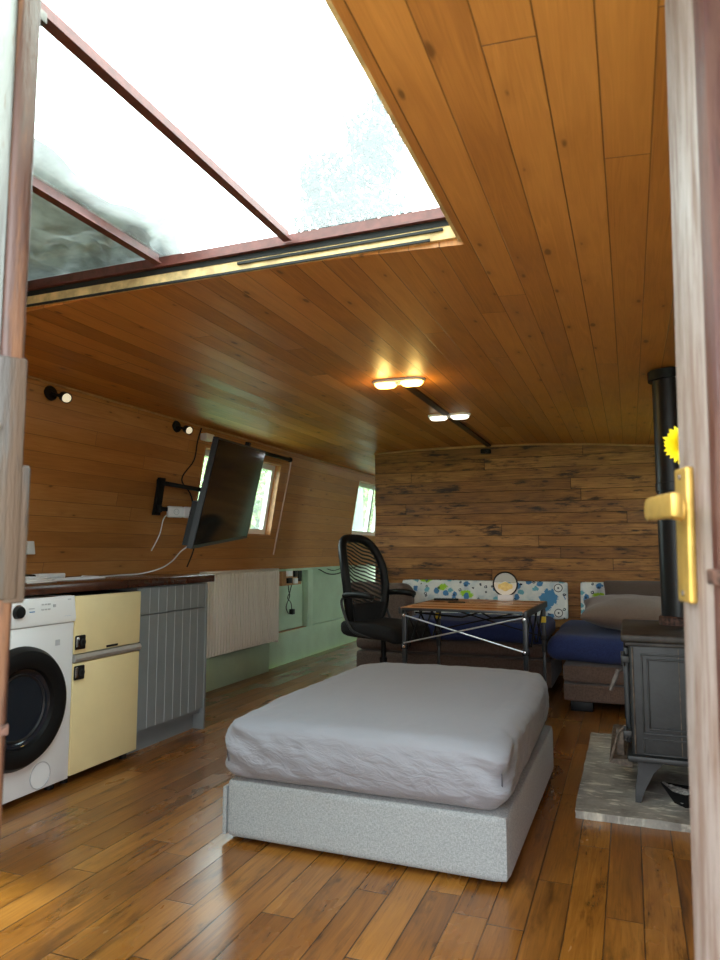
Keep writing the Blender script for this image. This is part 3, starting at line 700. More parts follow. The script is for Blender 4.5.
# grey tongue and groove cupboard
t = thing('base_cupboard', 'grey tongue and groove cupboard at the end of the worktop', 'cupboard', (WF, 3.328, 0))
b = MB(); b.box(-.54, -.03, -.298, .301, .095, .855); b.box(-.52, -.075, -.298, .301, 0, .095); b.build('body', 'greycab', t)
b = MB(); b.box(-.54, -.001, .302, .320, 0, .856, .002); b.build('end_panel', 'greycab', t)
def tng(z0, z1):
    b = MB(); ya, yb, n = -.294, .300, 8; w = (yb - ya) / n; prof = []; g = .0022
    for k in range(n):
        y = ya + k * w
        prof += [(-.006, y + (g if k else 0)), (-.006, y + w - (g if k < n - 1 else 0))]
        if k < n - 1: prof += [(-.0105, y + w)]
    prof += [(-.027, yb), (-.027, ya)]
    m = len(prof); vs = [(x, y, z0) for x, y in prof] + [(x, y, z1) for x, y in prof]; v = [b.bm.verts.new(p) for p in vs]
    b.bm.faces.new(v[:m][::-1]); b.bm.faces.new(v[m:])
    for i in range(m):
        f = b.bm.faces.new((v[i], v[(i + 1) % m], v[m + (i + 1) % m], v[m + i]))
        if -.0106 < min(prof[i][0], prof[(i + 1) % m][0]) < -.01: f.material_index = 1
    return b
tng(.715, .850).build('drawer_front', ['greycab', 'greyline'], t); tng(.125, .708).build('cupboard_door', ['greycab', 'greyline'], t)

# cables on the worktop
def cable(name, pts, r, mat, label, cat='cable', group=None):
    o = MB().tube(pts, r, 8, curve=True).build(name, mat); return anchor(tag(o, label, cat, group))
rr = random.Random(5)
cable('power_cable', [(-2.86, 2.05, .905), (-2.74, 2.25, .905), (-2.66, 2.45, .905), (-2.62, 2.62, .91), (-2.70, 2.8, .905), (-2.74, 2.95, .905), (-2.70, 3.1, .905), (-2.74, 3.3, .906), (-2.72, 3.45, .91), (-2.62, 3.5, .94), (-2.50, 3.45, .985), (-2.38, 3.36, 1.04), (-2.28, 3.30, 1.075)], .004, 'white', 'long white cable running over the worktop and rising to the television')
cable('coiled_cable', [(-2.6 + .14 * math.cos(a) * (1 - a / 60), 2.36 + .28 * math.sin(a) * (1 - a / 70), .906 + .0011 * a) for a in [i * .55 for i in range(34)]], .0035, 'white', 'thin white cable looped in a coil at the near end of the worktop')
cable('flat_lead', [(-2.80, 2.0, .905), (-2.58, 2.2, .912), (-2.52, 2.4, .908), (-2.60, 2.65, .905), (-2.56, 2.85, .906), (-2.64, 3.05, .905), (-2.84, 3.1, .905)], .0045, 'white', 'slack white lead lying along the front of the worktop tangle')
b = MB(); b.box(-.06, .06, -.045, .045, 0, .03, .01, segs=3)
o = b.build('power_adapter', 'black'); o.location = (-2.78, 2.62, .901); tag(o, 'small black power adapter among the white cables on the worktop', 'adapter')
b = MB(); b.box(-.03, .03, -.09, .09, 0, .026, .006, segs=3)
o = b.build('cable_adapter', 'white'); o.location = (-2.86, 2.88, .901); tag(o, 'white plug adapter on the worktop behind the black one', 'adapter')
# wall socket
t = thing('wall_socket', 'small white socket on the pine wall above the worktop at the near end', 'socket', (wx(1.06), 2.83, 1.06), (0, -.163, 0))
b = MB(); b.box(.001, .016, -.07, .0, -.035, .035, .004); b.build('plate', 'white', t); b = MB(); b.box(.016, .019, -.045, -.025, -.012, .012, .002); b.build('rocker', 'white', t)

# spotlights
def spot(y, z, label):
    t = thing('wall_spotlight', label, 'spotlight', (wx(z), y, z), (0, 0, 0), 'black wall spotlights over the worktop')
    Q = Matrix.Rotation(R(90 - 9), 4, 'Y')
    b = MB(); b.lathe([(0, .001), (.040, .001), (.040, .012), (.034, .020), (0, .020)], 28, Q); b.build('base', 'black', t)
    b = MB(); b.tube([(.016, 0, 0), (.05, .004, -.012), (.065, .02, -.02)], .008, 10, curve=True); b.build('arm', 'black', t)
    d = Vector((.62, .72, -.30)).normalized(); q = d.to_track_quat('Z', 'Y').to_matrix().to_4x4(); q.translation = Vector((.052, .006, -.012))
    q = Matrix.Translation((.045, .0, -.008)) @ d.to_track_quat('Z', 'Y').to_matrix().to_4x4()
    d = Vector((.80, -.30, -.35)).normalized(); q = Matrix.Translation((.05, .045, -.010)) @ d.to_track_quat('Z', 'Y').to_matrix().to_4x4()
    b = MB(); b.lathe([(0, -.012), (.016, -.012), (.026, .0), (.028, .045), (.026, .045), (.024, .03), (0, .03)], 24, q); hd = b.build('head', 'black', t)
    b = MB(); b.lathe([(0, .031), (.0235, .031), (.0225, .044), (.012, .050), (0, .052)], 24, q); b.build('bulb', 'bulb', hd)
    return t
spot(2.765, 1.862, 'black wall spotlight over the washing machine end of the worktop'); spot(3.853, 1.866, 'black wall spotlight high on the wall beside the television')

# ------------------------------------------------------------------ television on its arm
TL, TR, BR_, BL = (Vector(p) for p in ((-1.955, 3.064, 1.628), (-2.218, 4.044, 1.699), (-2.265, 3.901, 1.126), (-2.002, 2.92, 1.055)))
ctr = (TL + TR + BR_ + BL) / 4; ux = ((TR - TL) + (BR_ - BL)).normalized(); uz = ((TL - BL) + (TR - BR_)); uz = (uz - ux * uz.dot(ux)).normalized(); un = ux.cross(uz).normalized()
if un.x < 0: un = -un
tvw = ((TR - TL).length + (BR_ - BL).length) / 2; tvh = ((TL - BL).length + (TR - BR_).length) / 2
t = thing('television', 'black flat screen television tilted out on a wall arm in front of the window', 'television', ctr)
skew = (TL - BL).normalized()
def tvpt(a, c, d): return ux * a + skew * c * 1.0 + un * d
def tvbox(b, a0, a1, c0, c1, d0, d1):
    vs = [tvpt(a, c, d) for a in (a0, a1) for c in (c0, c1) for d in (d0, d1)]
    b._add(vs, [(0, 1, 3, 2), (4, 6, 7, 5), (0, 4, 5, 1), (2, 3, 7, 6), (0, 2, 6, 4), (1, 5, 7, 3)])
hw, hh = tvw / 2, tvh / 2
b = MB(); tvbox(b, -hw, hw, -hh, hh, -.028, 0); b.build('bezel', 'tvbezel', t)
b = MB(); tvbox(b, -hw + .012, hw - .012, -hh + .018, hh - .012, .0, .0025); b.build('screen', 'screen', t)
b = MB(); tvbox(b, -hw + .02, hw - .15, -hh + .01, -hh + .24, -.062, -.028); b.build('rear_housing', 'black', t)
b = MB(); tvbox(b, -.1, .1, -.1, .1, -.075, -.0285); tvbox(b, -.09, -.06, -.2, .2, -.04, -.0285); tvbox(b, .06, .09, -.2, .2, -.04, -.0285); b.build('mount_plate', 'black', t)
b = MB(); tvbox(b, .10, .14, hh, hh + .025, -.03, -.005); b.build('clip', 'black', t)
# wall bracket
t = thing('tv_wall_bracket', 'black double arm wall bracket holding the television', 'bracket', (wx(1.40), 3.757, 1.40))
b = MB(); b.prism([(-.011 - .0 + .013, -.125), (.011 + .013, -.125), (.011 + .013 + .036 * 1, .115), (-.009 + .013 + .036, .115)], 1, -.03, .03)
b.build('wall_plate', 'black', t)
b = MB(); jn = Vector((.17, .42, -.02))
P0 = Vector((.02, 0, 0)); tvb = (ctr - un * .08) - Vector(t.location)
for dz in (.085, -.085):
    b.box(.02, .05, -.016, .016, dz - .022, dz + .022, .003)
P1 = Vector((.07, .43, -.01))
def barbox(b, a, c, h, w):
    d = (c - a); L_ = d.length; q = d.to_track_quat('Y', 'Z').to_matrix().to_4x4(); q.translation = a
    b.box(-w / 2, w / 2, 0, L_, -h / 2, h / 2, .004, q)
for dz in (.085, -.085): barbox(b, P0 + Vector((.02, 0, dz)), P1 + Vector((.02, 0, dz * .9)), .028, .02)
b.tube([P1 + Vector((.02, 0, .11)), P1 + Vector((.02, 0, -.11))], .018, 12)
for dz in (.05, -.05): barbox(b, P1 + Vector((.02, 0, dz)), tvb + Vector((-.01, 0, dz * .7)), .028, .02)
b.build('arms', 'black', t)
# white twin socket strapped to the arm
t = thing('extension_socket', 'white double extension socket strapped to the lower arm of the tv bracket', 'socket', (wx(1.3) + .115, 3.93, 1.300), (0, 0, R(-24)))
b = MB(); b.box(-.014, .014, -.120, .001, -.038, .038, .0138, segs=4); b.box(-.014, .014, -.001, .120, -.038, .038, .0138, segs=4); bd = b.build('body', 'white', t)
for yy in (-.058, .058):
    b = MB(); b.lathe([(.020, 0), (.020, .0015), (.017, .0015), (.017, -.001)], 20, Matrix.Translation((.014, yy, 0)) @ RX); b.box(.0135, .0155, yy - .009, yy - .005, -.002, .002); b.box(.0135, .0155, yy + .005, yy + .009, -.002, .002); b.build('outlet', 'washgrey', bd)
cable('white_cable', [(wx(1.29) + .065, 3.86, 1.297), (wx(1.27) + .03, 3.845, 1.255), (wx(1.15) + .012, 3.855, 1.15), (wx(1.06) + .008, 3.80, 1.045)], .004, 'white', 'short white cable hanging down from the double extension socket')
cable('black_cable', [(wx(1.9) + .010, 4.13, 1.90), (wx(1.82) + .010, 4.105, 1.80), (wx(1.67) + .012, 4.10, 1.67), (wx(1.52) + .012, 4.0, 1.53), (wx(1.40) + .03, 4.12, 1.42), (wx(1.2) + .02, 4.24, 1.2), (wx(1.07) + .012, 4.27, 1.06), (wx(.95) + .012, 4.22, .93)], .005, 'black', 'black cable running down the pine wall from the ceiling behind the television')

# ------------------------------------------------------------------ radiator
t = thing('radiator', 'white ribbed panel radiator on the green hull side past the cupboard', 'radiator', (-2.905, 4.98, .25))
def rad():
    b = MB(); n = 28; w = 1.12 / n; prof = []
    for k in range(n):
        y = -.56 + k * w; prof += [(y, .018), (y + w * .25, .018), (y + w * .36, .0), (y + w * .88, .0), (y + w, .018)]
    out = [(x * 1.0 + .0, y) for y, x in prof]; poly = [(-x + .022, y) for x, y in out]
    vs = []; fs = []
    for z in (.02, .05, .59, .62):
        for (x, y) in poly: vs.append((x if z in (.05, .59) else .014, y, z))
    m = len(poly)
    for r_ in range(3):
        for i in range(m - 1): fs.append((r_ * m + i, r_ * m + i + 1, (r_ + 1) * m + i + 1, (r_ + 1) * m + i))
    b._add(vs, fs); b.box(-.018, .010, -.56, .56, .015, .625, .003); return b
rad().build('front_panel', 'radiator', t)
b = MB(); b.box(-.052, .012, -.567, .567, .626, .64, .003); b.build('top_grille', 'radiator', t)
b = MB(); b.box(-.052, .012, .561, .567, .0, .63); b.box(-.052, .012, -.567, -.561, .0, .63); b.build('side_cover', 'radiator', t, split=True)
b = MB(); b.box(-.052, -.040, -.55, .55, .02, .61, .003); b.build('rear_panel', 'radiator', t)
b = MB(); b.box(-.174, -.05, -.4, -.36, .1, .5); b.box(-.174, -.05, .36, .4, .1, .5); b.build('wall_bracket', 'radiator', t, split=True)

# electrical box and its wires
t = thing('electrical_box', 'wooden board with switches and sockets under the pine wall past the radiator', 'electrical box', (-3.03, 6.02, .72))
b = MB(); b.box(-.05, .03, -.20, .20, .0, .158, .002); b.build('board', 'trimwood', t)
for (y, z, w, h, m) in ((-.08, .085, .10, .06, 'white'), (-.08, .02, .09, .05, 'black'), (.05, .075, .07, .07, 'black'), (.05, .012, .07, .05, 'white'), (.14, .03, .06, .10, 'black')):
    b = MB(); b.box(.031, .052, y - w / 2, y + w / 2, z, z + h, .004); b.build('switch', m, t)
for i, p in enumerate(([(0, -.02, 0), (.01, -.03, -.05), (-.005, .02, -.11), (.0, -.06, -.20), (-.01, .01, -.27)], [(0, .05, 0), (.0, .02, -.06), (.01, -.05, -.12), (0, .04, -.17), (0, .06, -.24)])):
    b = MB(); b.tube(p, .004, 6, curve=True); b.build('wire', 'black', t)
b = MB(); b.box(-.02, .02, .04, .09, -.28, -.23, .005); b.build('plug', 'black', t)
cable('hull_cable', [(-2.99, 6.3, .895), (-3.0, 6.6, .86), (-3.02, 6.9, .80), (-3.03, 7.2, .79), (-3.02, 7.6, .84), (-3.0, 8.0, .885)], .006, 'black', 'black cable sagging along the green hull side under the pine boards')
cable('hull_wire', [(-2.985, 6.35, .90), (-2.99, 6.7, .875), (-3.0, 7.0, .83), (-3.01, 7.3, .85), (-3.0, 7.7, .86)], .004, 'blackmat', 'thin dark wire crossing the sagging cable under the pine boards')

# ------------------------------------------------------------------ ceiling lamps and conduit
def ceil_lamp(x, y, label, lens):
    t = thing('ceiling_lamp', label, 'ceiling lamp', (x, y, zc(x) - .001), R(0), 'twin lens ceiling lamps')
    def oval(b, cx, hw_, hh_, z0, z1, inset):
        pts = []
        for k in range(32):
            a = 2 * math.pi * k / 32; px = (hw_ - hh_) * (1 if math.cos(a) >= 0 else -1) + hh_ * math.cos(a); pts.append((cx + px, hh_ * math.sin(a)))
        vs = [(p[0], p[1], z0) for p in pts] + [(p[0], p[1], (z0 + z1) / 2) for p in pts] + [(cx + (p[0] - cx) * inset, p[1] * inset, z1) for p in pts]
        fs = [(i, (i + 1) % 32, 32 + (i + 1) % 32, 32 + i) for i in range(32)] + [(32 + i, 32 + (i + 1) % 32, 64 + (i + 1) % 32, 64 + i) for i in range(32)] + [tuple(range(64, 96)), tuple(range(32))[::-1]]
        b._add(vs, fs, True)
    b = MB(); oval(b, 0, .15, .055, 0, -.014, .97); b.build('frame', 'white', t)
    for cx in (-.075, .075):
        b = MB(); oval(b, cx, .062, .042, -.0142, -.034, .82); b.build('lens', lens, t)
    b = MB(); b.box(-.015, .015, -.02, .02, -.024, -.0142, .003); b.build('switch', 'white', t)
    return t
ceil_lamp(-1.16, 3.62, 'twin oval ceiling lamp glowing yellow, nearer one', 'warmlens')
ceil_lamp(-1.135, 4.68, 'twin oval ceiling lamp with white lenses, nearer the bulkhead', 'whitelens')
for dx in (-.09, .09):
    l = bpy.data.lights.new('lamp_glow', 'POINT'); l.energy = 1.6; l.color = (1, .66, .2); l.shadow_soft_size = .03
    o = bpy.data.objects.new('lamp_glow', l); C.objects.link(o); o.location = (-1.16 + dx, 3.62, zc(-1.16) - .06)
M['conduit'] = plain('brown_conduit', (.04, .018, .008), .5)
for a_, b_, lb in ((3.68, 4.62, 'short brown cable conduit on the ceiling between the two twin lamps'), (4.74, 6.18, 'long brown cable conduit on the ceiling from the white lamp to the bulkhead')):
    o = MB().box(-1.16, -1.12, a_, b_, 1.966, 1.981).build('cable_conduit', 'conduit'); anchor(tag(o, lb, 'conduit', 'brown ceiling conduits'))
t = thing('bulkhead_sensor', 'small black sensor at the end of the ceiling conduit on the bulkhead', 'sensor', (-1.17, 6.17, 1.925))
b = MB(); b.box(-.045, .045, -.02, .03, -.02, .02, .01, segs=3); b.build('body', 'black', t); b = MB(); b.lathe([(0, 0), (.014, 0), (.012, .012), (0, .014)], 16, Matrix.Translation((.01, -.02, -.004)) @ Matrix.Rotation(R(90), 4, 'X')); b.build('lens', 'black', t)

# ------------------------------------------------------------------ bed in the middle
t = thing('divan_bed', 'short grey linen divan bed base in the middle of the floor', 'bed base', (-.888, 2.925, 0), R(-.7))
def base():
    b = MB(); s = soft(1.02, 1.26, .207, .022, 20, lambda p: p + Vector((0, 0, .1185))); b.merge(s, True); return b
base().build('base', 'linen', t)
b = MB(); s = soft(.018, 1.2, .17, .006, 6, lambda p: p + Vector((-.5205, -.025, .105))); b.merge(s, True); b.build('side_flap', 'linen', t)
for xx in (-.45, .45):
    for yy in (-.56, .56):
        b = MB(); b.lathe([(0, 0), (.022, 0), (.026, .0145), (0, .0145)], 14, Matrix.Translation((xx, yy, 0))); b.build('foot', 'black', t)
t2 = thing('mattress', 'thick mattress in a wrinkled grey fitted sheet on the divan base', 'mattress', (-.893, 3.0, .2235), R(-.3))
def matt(p):
    q = p.copy(); hx, hy, hz = .51, .73, .115
    ax, ay = abs(p.x) / hx, abs(p.y) / hy
    edge = max(ax, ay); side = 1 if edge > .90 else 0
    zt = (p.z + hz) / (2 * hz)
    # crown on top, tuck in at the bottom
    if zt > .5: q.z -= .012 * (ax ** 4 + ay ** 4) * (zt - .5) * 2
    tuck = max(0, .42 - zt) / .42
    q.x *= 1 - .022 * tuck ** 2; q.y *= 1 - .018 * tuck ** 2
    if edge > .80:
        k = min(1, (edge - .80) / .12)
        w = noise.noise(Vector((p.x * 6, p.y * 6, p.z * 16))) * .005 + noise.noise(Vector((p.x * 20 + p.z * 10, p.y * 20, p.z * 22 + p.x * 10))) * .005
        corner = max(0, ax + ay - 1.62)
        w += corner * .03 * math.sin((p.z * 60) + (p.x - p.y) * 30)
        w += .004 * abs(noise.noise(Vector((p.x * 9 + p.y * 9, p.z * 30, 5)))) + .006 * math.sin(zt * math.pi)
        n = Vector((p.x / hx * (1 if ax > .85 else 0), p.y / hy * (1 if ay > .85 else 0), .5 * zt)); n = n.normalized() if n.length > 0 else Vector((0, 0, 1))
        q += n * w * k
    else:
        q.z += noise.noise(Vector((p.x * 3.3, p.y * 2.6, 2))) * .006 + noise.noise(Vector((p.x * 11 + p.y * 4, p.y * 3, 7))) * .0016 if zt > .5 else 0
    q.z = max(q.z, -hz)
    q.x *= 1 - .035 * max(0, p.y / hy)
    if p.y > 0 and ax + ay > 1.7: q.x *= 1 - .25 * (ax + ay - 1.7); q.y *= 1 - .25 * (ax + ay - 1.7)
    q.z += hz
    return q
b = MB(); b.merge(soft(1.02, 1.46, .23, .055, 64, matt), True); b.build('fitted_sheet', 'sheet', t2)
b = MB(); 
b.tube([(-.482, -.700, .18), (-.494, -.712, .14), (-.497, -.716, .09), (-.490, -.708, .05)], .0025, 6, curve=True); b.tube([(.482, -.700, .18), (.494, -.712, .14), (.497, -.716, .09), (.490, -.708, .05)], .0025, 6, curve=True)
b.build('seam', 'seamline', t2, split=True)

# ------------------------------------------------------------------ sofa along the bulkhead
def softpart(name, mat, parent, x0, x1, y0, y1, z0, z1, r, n=12, fn=None):
    c = Vector(((x0 + x1) / 2, (y0 + y1) / 2, (z0 + z1) / 2))
    b = MB(); b.merge(soft(x1 - x0, y1 - y0, z1 - z0, r, n, lambda p: (fn(p) if fn else p) + c), True); return b.build(name, mat, parent)
t = thing('sofa', 'long brown sofa against the plank bulkhead behind the folding table', 'sofa', (-1.3, 5.76, 0))
softpart('base', 'sofa', t, -.80, .74, -.40, .40, .04, .25, .03)
softpart('seat', 'sofa', t, -.80, .74, -.41, .20, .252, .36, .045, 16)
for xx in (-.7, .6):
    b = MB(); b.box(xx - .03, xx + .03, -.36, -.30, 0, .04); b.build('foot', 'black', t)
def drape(p):
    q = p.copy(); q += Vector((0, noise.noise(Vector((p.x * 4, p.z * 6, 0))) * .02, noise.noise(Vector((p.x * 3, p.y * 3, 5))) * .012)); return q
b = MB(); b.merge(soft(1.16, .72, .15, .06, 26, lambda p: drape(p) + Vector((0, 0, .075))), True); o = b.build('mattress_topper', 'navy'); o.location = (-1.165, 5.64, .366)
tag(o, 'long padded navy mattress topper lying on the sofa behind the folding table', 'mattress topper')

b = MB(); b.merge(soft(.62, .22, .40, .09, 20, lambda p: p + Vector((0, .02 * p.z, .2 + .02 * noise.noise(p * 4)))), True); o = b.build('sofa_cushion', 'sofa'); o.location = (-2.09, 5.93, .366)
tag(o, 'big rounded brown sofa cushion behind the office chair', 'cushion')
# right hand sofa module
t = thing('corner_sofa', 'brown corner sofa module with grey feet, partly behind the stove', 'sofa', (.10, 5.52, 0))
softpart('base', 'sofa', t, -.545, .64, -.63, .62, .06, .18, .02)
softpart('seat', 'sofa', t, -.545, .64, -.635, .62, .182, .30, .025, 14)
for xx in (-.50, .58):
    for yy in (-.57, .55):
        b = MB(); b.box(xx, xx + .14 if xx < 0 else xx + .05, yy - .04, yy + .04, 0, .06, .004); b.build('foot', 'black', t)
def drape2(p):
    q = p.copy(); q += Vector((noise.noise(Vector((p.y * 4, p.z * 6, 0))) * .015, noise.noise(Vector((p.x * 4, p.z * 7, 0))) * .02, noise.noise(Vector((p.x * 3, p.y * 3, 5))) * .012)); return q
b = MB(); b.merge(soft(1.28, 1.28, .165, .075, 30, lambda p: drape2(p) + Vector((0, 0, .0825))), True); o = b.build('mattress_topper', 'navy'); o.location = (.10, 5.50, .312)
o.scale = (1, 1, 1); tag(o, 'thick rounded navy mattress topper overhanging the corner sofa beside the stove', 'mattress topper')
def pillow(label, mat, w, d, h, loc, rot, seed):
    def fn(p):
        ax, ay = min(1, abs(p.x) / (w / 2)), min(1, abs(p.y) / (d / 2)); k = (1 - ax ** 3.2) ** .55 * (1 - ay ** 3.2) ** .55
        z = p.z * (.06 + .94 * k); q = Vector((p.x * (1 - .05 * (1 - ay ** 2)), p.y * (1 - .05 * (1 - ax ** 2)), z))
        q.z += noise.noise(Vector((p.x * 5, p.y * 5, seed))) * .012 + noise.noise(Vector((p.x * 14, p.y * 8, seed + 3))) * .005; return q
    b = MB(); b.merge(soft(w, d, h, .03, 28, fn), True); o = b.build('pillow', mat); o.location = loc; o.rotation_euler = rot
    return tag(o, label, 'pillow')
pillow('large plump brown pillow resting on the navy topper beside the stove', 'pillow', .95, .60, .22, (.13, 5.40, .600), (R(7), R(3), R(1)), 1)
pillow('darker brown pillow behind the plump one, propped against the bulkhead', 'pillowdark', .84, .34, .15, (.20, 5.93, .672), (R(50), 0, R(-2)), 5)

# printed backrest pads
def pad(w, h, loc, rotx, label):
    b = MB(); b.merge(soft(w, .055, h, .022, 14, lambda p: p + Vector((0, 0, h / 2))), True); o = b.build('printed_cushion', 'print')
    o.location = loc; o.rotation_euler = (rotx, 0, 0); return tag(o, label, 'cushion', 'printed back pads against the bulkhead')
pad(1.44, .31, (-1.215, 6.085, .478), R(-8), 'long white printed cushion pad with blue and lime figures behind the folding table')
pad(.56, .31, (-.115, 6.085, .480), R(-8), 'short white printed cushion pad behind the brown pillows')

# ------------------------------------------------------------------ folding desk
t = thing('folding_table', 'folding table with wood top and grey tube legs behind the bed', 'table', (-.945, 4.59, 0), R(-1.3))
HT = .70; tw, td = .378, .438
b = MB(); b.box(-tw, tw, -td, td, HT - .014, HT, .003); b.build('tabletop', 'tabletop', t)
b = MB()
for sx in (-1, 1): b.box(sx * tw - .012, sx * tw + .012, -td, td, HT - .040, HT - .0005, .003)
for sy in (-1, 1): b.box(-tw + .012, tw - .012, sy * td - .008 * (1 if sy > 0 else 1), sy * td + .006, HT - .018, HT - .002, .002)
b.build('edge_rail', 'tableframe', t)
for sx in (-1, 1):
    for sy in (-1, 1):
        cx, cy = sx * (tw - .008), sy * (td - .06)
        b = MB(); b.box(cx - .014, cx + .014, cy - .014, cy + .014, .36, HT - .02, .004); b.box(cx - .010, cx + .010, cy - .010, cy + .010, .012, .37, .003); lg = b.build('leg', 'tableframe', t)
        b = MB(); b.box(cx - .020, cx + .020, cy - .019, cy + .019, .44, .475, .004); b.build('slide_collar', 'black', lg)
        b = MB(); b.box(cx - .016, cx + .016, cy - .016, cy + .016, 0, .014, .003); b.build('foot', 'black', lg)
        if sy > 0:
            b = MB(); b.box(cx - .0155, cx + .0155, cy - .0155, cy + .0155, HT - .14, HT - .10); b.build('leg_clip', 'yellow', lg)['label'] = 'yellow clip on the leg'
cyf = -(td - .06) - .018
for (za, zb, off) in ((HT - .05, .46, 0), (.48, HT - .04, -.006)):
    b = MB(); b.tube([(-tw + .01, cyf + off, za), (tw - .01, cyf + off, zb)], .0048, 8); b.build('cross_brace', 'alu', t)
for (za, zb, off) in ((HT - .05, .46, 0), (.48, HT - .04, .006)):
    b = MB(); b.tube([(-tw + .01, -cyf + off, za), (tw - .01, -cyf + off, zb)], .0048, 8); b.build('cross_brace', 'black', t)
for sx in (-1, 1):
    b = MB(); n = 3; L = 2 * (td - .06) / n
    for k in range(n):
        y0 = -(td - .06) + k * L; x = sx * (tw - .028)
        b.tube([(x, y0, HT - .045), (x, y0 + L, HT - .24)], .006, 6); b.tube([(x + .012, y0, HT - .24), (x + .012, y0 + L, HT - .045)], .006, 6)
    b.build('side_lattice', 'black', t)
b = MB()
for k in range(1): 
    for sx in (-1, 1): b.tube([(sx * (tw - .02), -.2, HT - .05), (sx * .1, .0, HT - .09), (0, .1, HT - .06)], .006, 6)
b.build('folding_strut', 'black', t)
for sx in (-1, 1):
    b = MB()
    for z in (HT - .05, .46): b.lathe([(0, 0), (.009, 0), (.009, .008), (0, .009)], 12, Matrix.Translation((sx * (tw - .012), cyf - .004, z)) @ Matrix.Rotation(R(90), 4, 'X'))
    b.build('pivot_bolt', 'chrome', t, split=True)

# moving sand lamp
t = thing('sand_picture', 'round moving sand picture with black rim on a white base on the table', 'sand picture', (-.815, 4.93, .7005), R(8))
b = MB(); b.box(-.052, .052, -.028, .028, 0, .042, .006, segs=3); b.build('base', 'white', t)
FX = Matrix.Translation((0, 0, .115)) @ Matrix.Rotation(R(90), 4, 'X')
b = MB(); b.tube([(.080 * math.cos(a), 0, .115 + .080 * math.sin(a)) for a in [i * 6.283185 / 48 for i in range(48)]], .006, 8, closed=True); b.build('rim', 'black', t)
def halfdisc(b, r, zcut, above, y0, y1, wob=0):
    pts = []; n = 40
    a0 = math.asin(zcut / r)
    rng = (a0, math.pi - a0) if above else (math.pi - a0, 2 * math.pi + a0)
    for k in range(n + 1):
        a = rng[0] + (rng[1] - rng[0]) * k / n; pts.append((r * math.cos(a), .115 + r * math.sin(a)))
    if wob:
        xe = r * math.cos(a0)
        for k in range(1, 14): x = xe - 2 * xe * k / 14; pts.append((x, .115 + zcut + wob * math.sin(k * 1.1) + wob * math.cos(x * 40)))
    b.prism(pts, 1, y0, y1)
b = MB(); halfdisc(b, .076, .012, True, -.0035, .0035); b.build('liquid', 'sandgrey', t)
b = MB(); halfdisc(b, .076, .008, False, -.0045, .0045, .005); b.build('white_sand', 'sandwhite', t)
b = MB(); b.prism([(.05 * math.cos(a), .098 + .028 * math.sin(a) + .004 * math.sin(5 * a)) for a in [i * 6.283 / 30 for i in range(30)]], 1, -.0056, .0056); b.build('yellow_sand', 'sand', t)

# remote and pen on the table
t = thing('remote_control', 'slim black remote control lying on the wood table top', 'remote control', (-1.21, 4.83, .7005), R(100))
b = MB(); b.box(-.02, .02, -.085, .085, 0, .014, .004); b.build('body', 'black', t)
b = MB()
for k in range(5):
    for j in (-1, 0, 1): b.box(j * .010 - .003, j * .010 + .003, -.06 + k * .022, -.053 + k * .022, .0142, .0158)
b.build('button_pad', 'washgrey', t, split=True)
o = MB().tube([(-1.14, 4.60, .7055), (-1.03, 4.62, .7055)], .005, 10).build('pen', 'black'); anchor(tag(o, 'black pen lying on the table in front of the remote control', 'pen'))

# ------------------------------------------------------------------ office chair
t = thing('office_chair', 'black mesh back office chair with armrests pulled up to the folding table', 'office chair', (-1.73, 4.99, 0), 0)
FA = math.atan2(-.30, .95); t.rotation_euler = (0, 0, FA)      # local +x is where the sitter looks
def seatfn(p):
    q = p.copy(); q.z += -.03 * (p.x / .24) ** 3 * (1 if p.x > 0 else .3) + .02 * abs(p.y / .24) ** 3; return q + Vector((.02, 0, .46))
b = MB(); b.merge(soft(.50, .49, .11, .045, 16, seatfn), True); b.build('seat', 'chairfab', t)
def backc(v): # centreline of back: v 0..1 bottom to top -> x, z
    return (-.215 - .02 * math.sin(v * 3.1) * -1 - .085 * v + .03 * math.sin(v * math.pi), .44 + v * .70)
def backw(v): return .195 + .055 * math.sin(min(1, v * 1.25) * math.pi * .62) - .02 * v
def backpt(u, v, off=0):
    x, z = backc(v); w = backw(v); return Vector((x + .05 * (u * u) + off, u * w, z))
def rimloop(n=56):
    out = []
    for k in range(n):
        a = 2 * math.pi * k / n; c, s_ = math.cos(a), math.sin(a)
        u = (abs(c) ** .62) * (1 if c > 0 else -1); v = .5 + .5 * (abs(s_) ** .62) * (1 if s_ > 0 else -1)
        out.append(backpt(u, v))
    return out
b = MB(); b.tube(rimloop(), .033, 10, closed=True); b.build('back_frame', 'black', t)
b = MB(); g = 22; vt = []
inside = lambda u, v: abs(u) ** (1 / .62 * 1) 
vs = []; fs = []; idx = {}
for i in range(g + 1):
    for j in range(g + 1):
        a_, b_ = -1 + 2 * i / g, -1 + 2 * j / g
        # map square to superellipse
        m_ = max(abs(a_), abs(b_)); ln_ = (abs(a_) ** 3.2 + abs(b_) ** 3.2) ** (1 / 3.2); k_ = m_ / ln_ if ln_ > 0 else 1
        vs.append(backpt(a_ * k_ * .98, .5 + .5 * b_ * k_ * .98)); idx[(i, j)] = len(vs) - 1
for i in range(g):
    for j in range(g): fs.append((idx[(i, j)], idx[(i + 1, j)], idx[(i + 1, j + 1)], idx[(i, j + 1)]))
b._add(vs, fs, True); b.build('back_mesh', 'mesh', t)
b = MB(); vs = []; fs = []
for j in range(9):
    v = .03 + .27 * j / 8
    for i in range(13): u = -.93 + 1.86 * i / 12; vs.append(backpt(u * .97, v, .008))
for j in range(8):
    for i in range(12): fs.append((j * 13 + i, j * 13 + i + 1, (j + 1) * 13 + i + 1, (j + 1) * 13 + i))
b._add(vs, fs, True); o = b.build('lumbar_pad', 'chairfab', t); o.modifiers.new('s', 'SOLIDIFY').thickness = .02
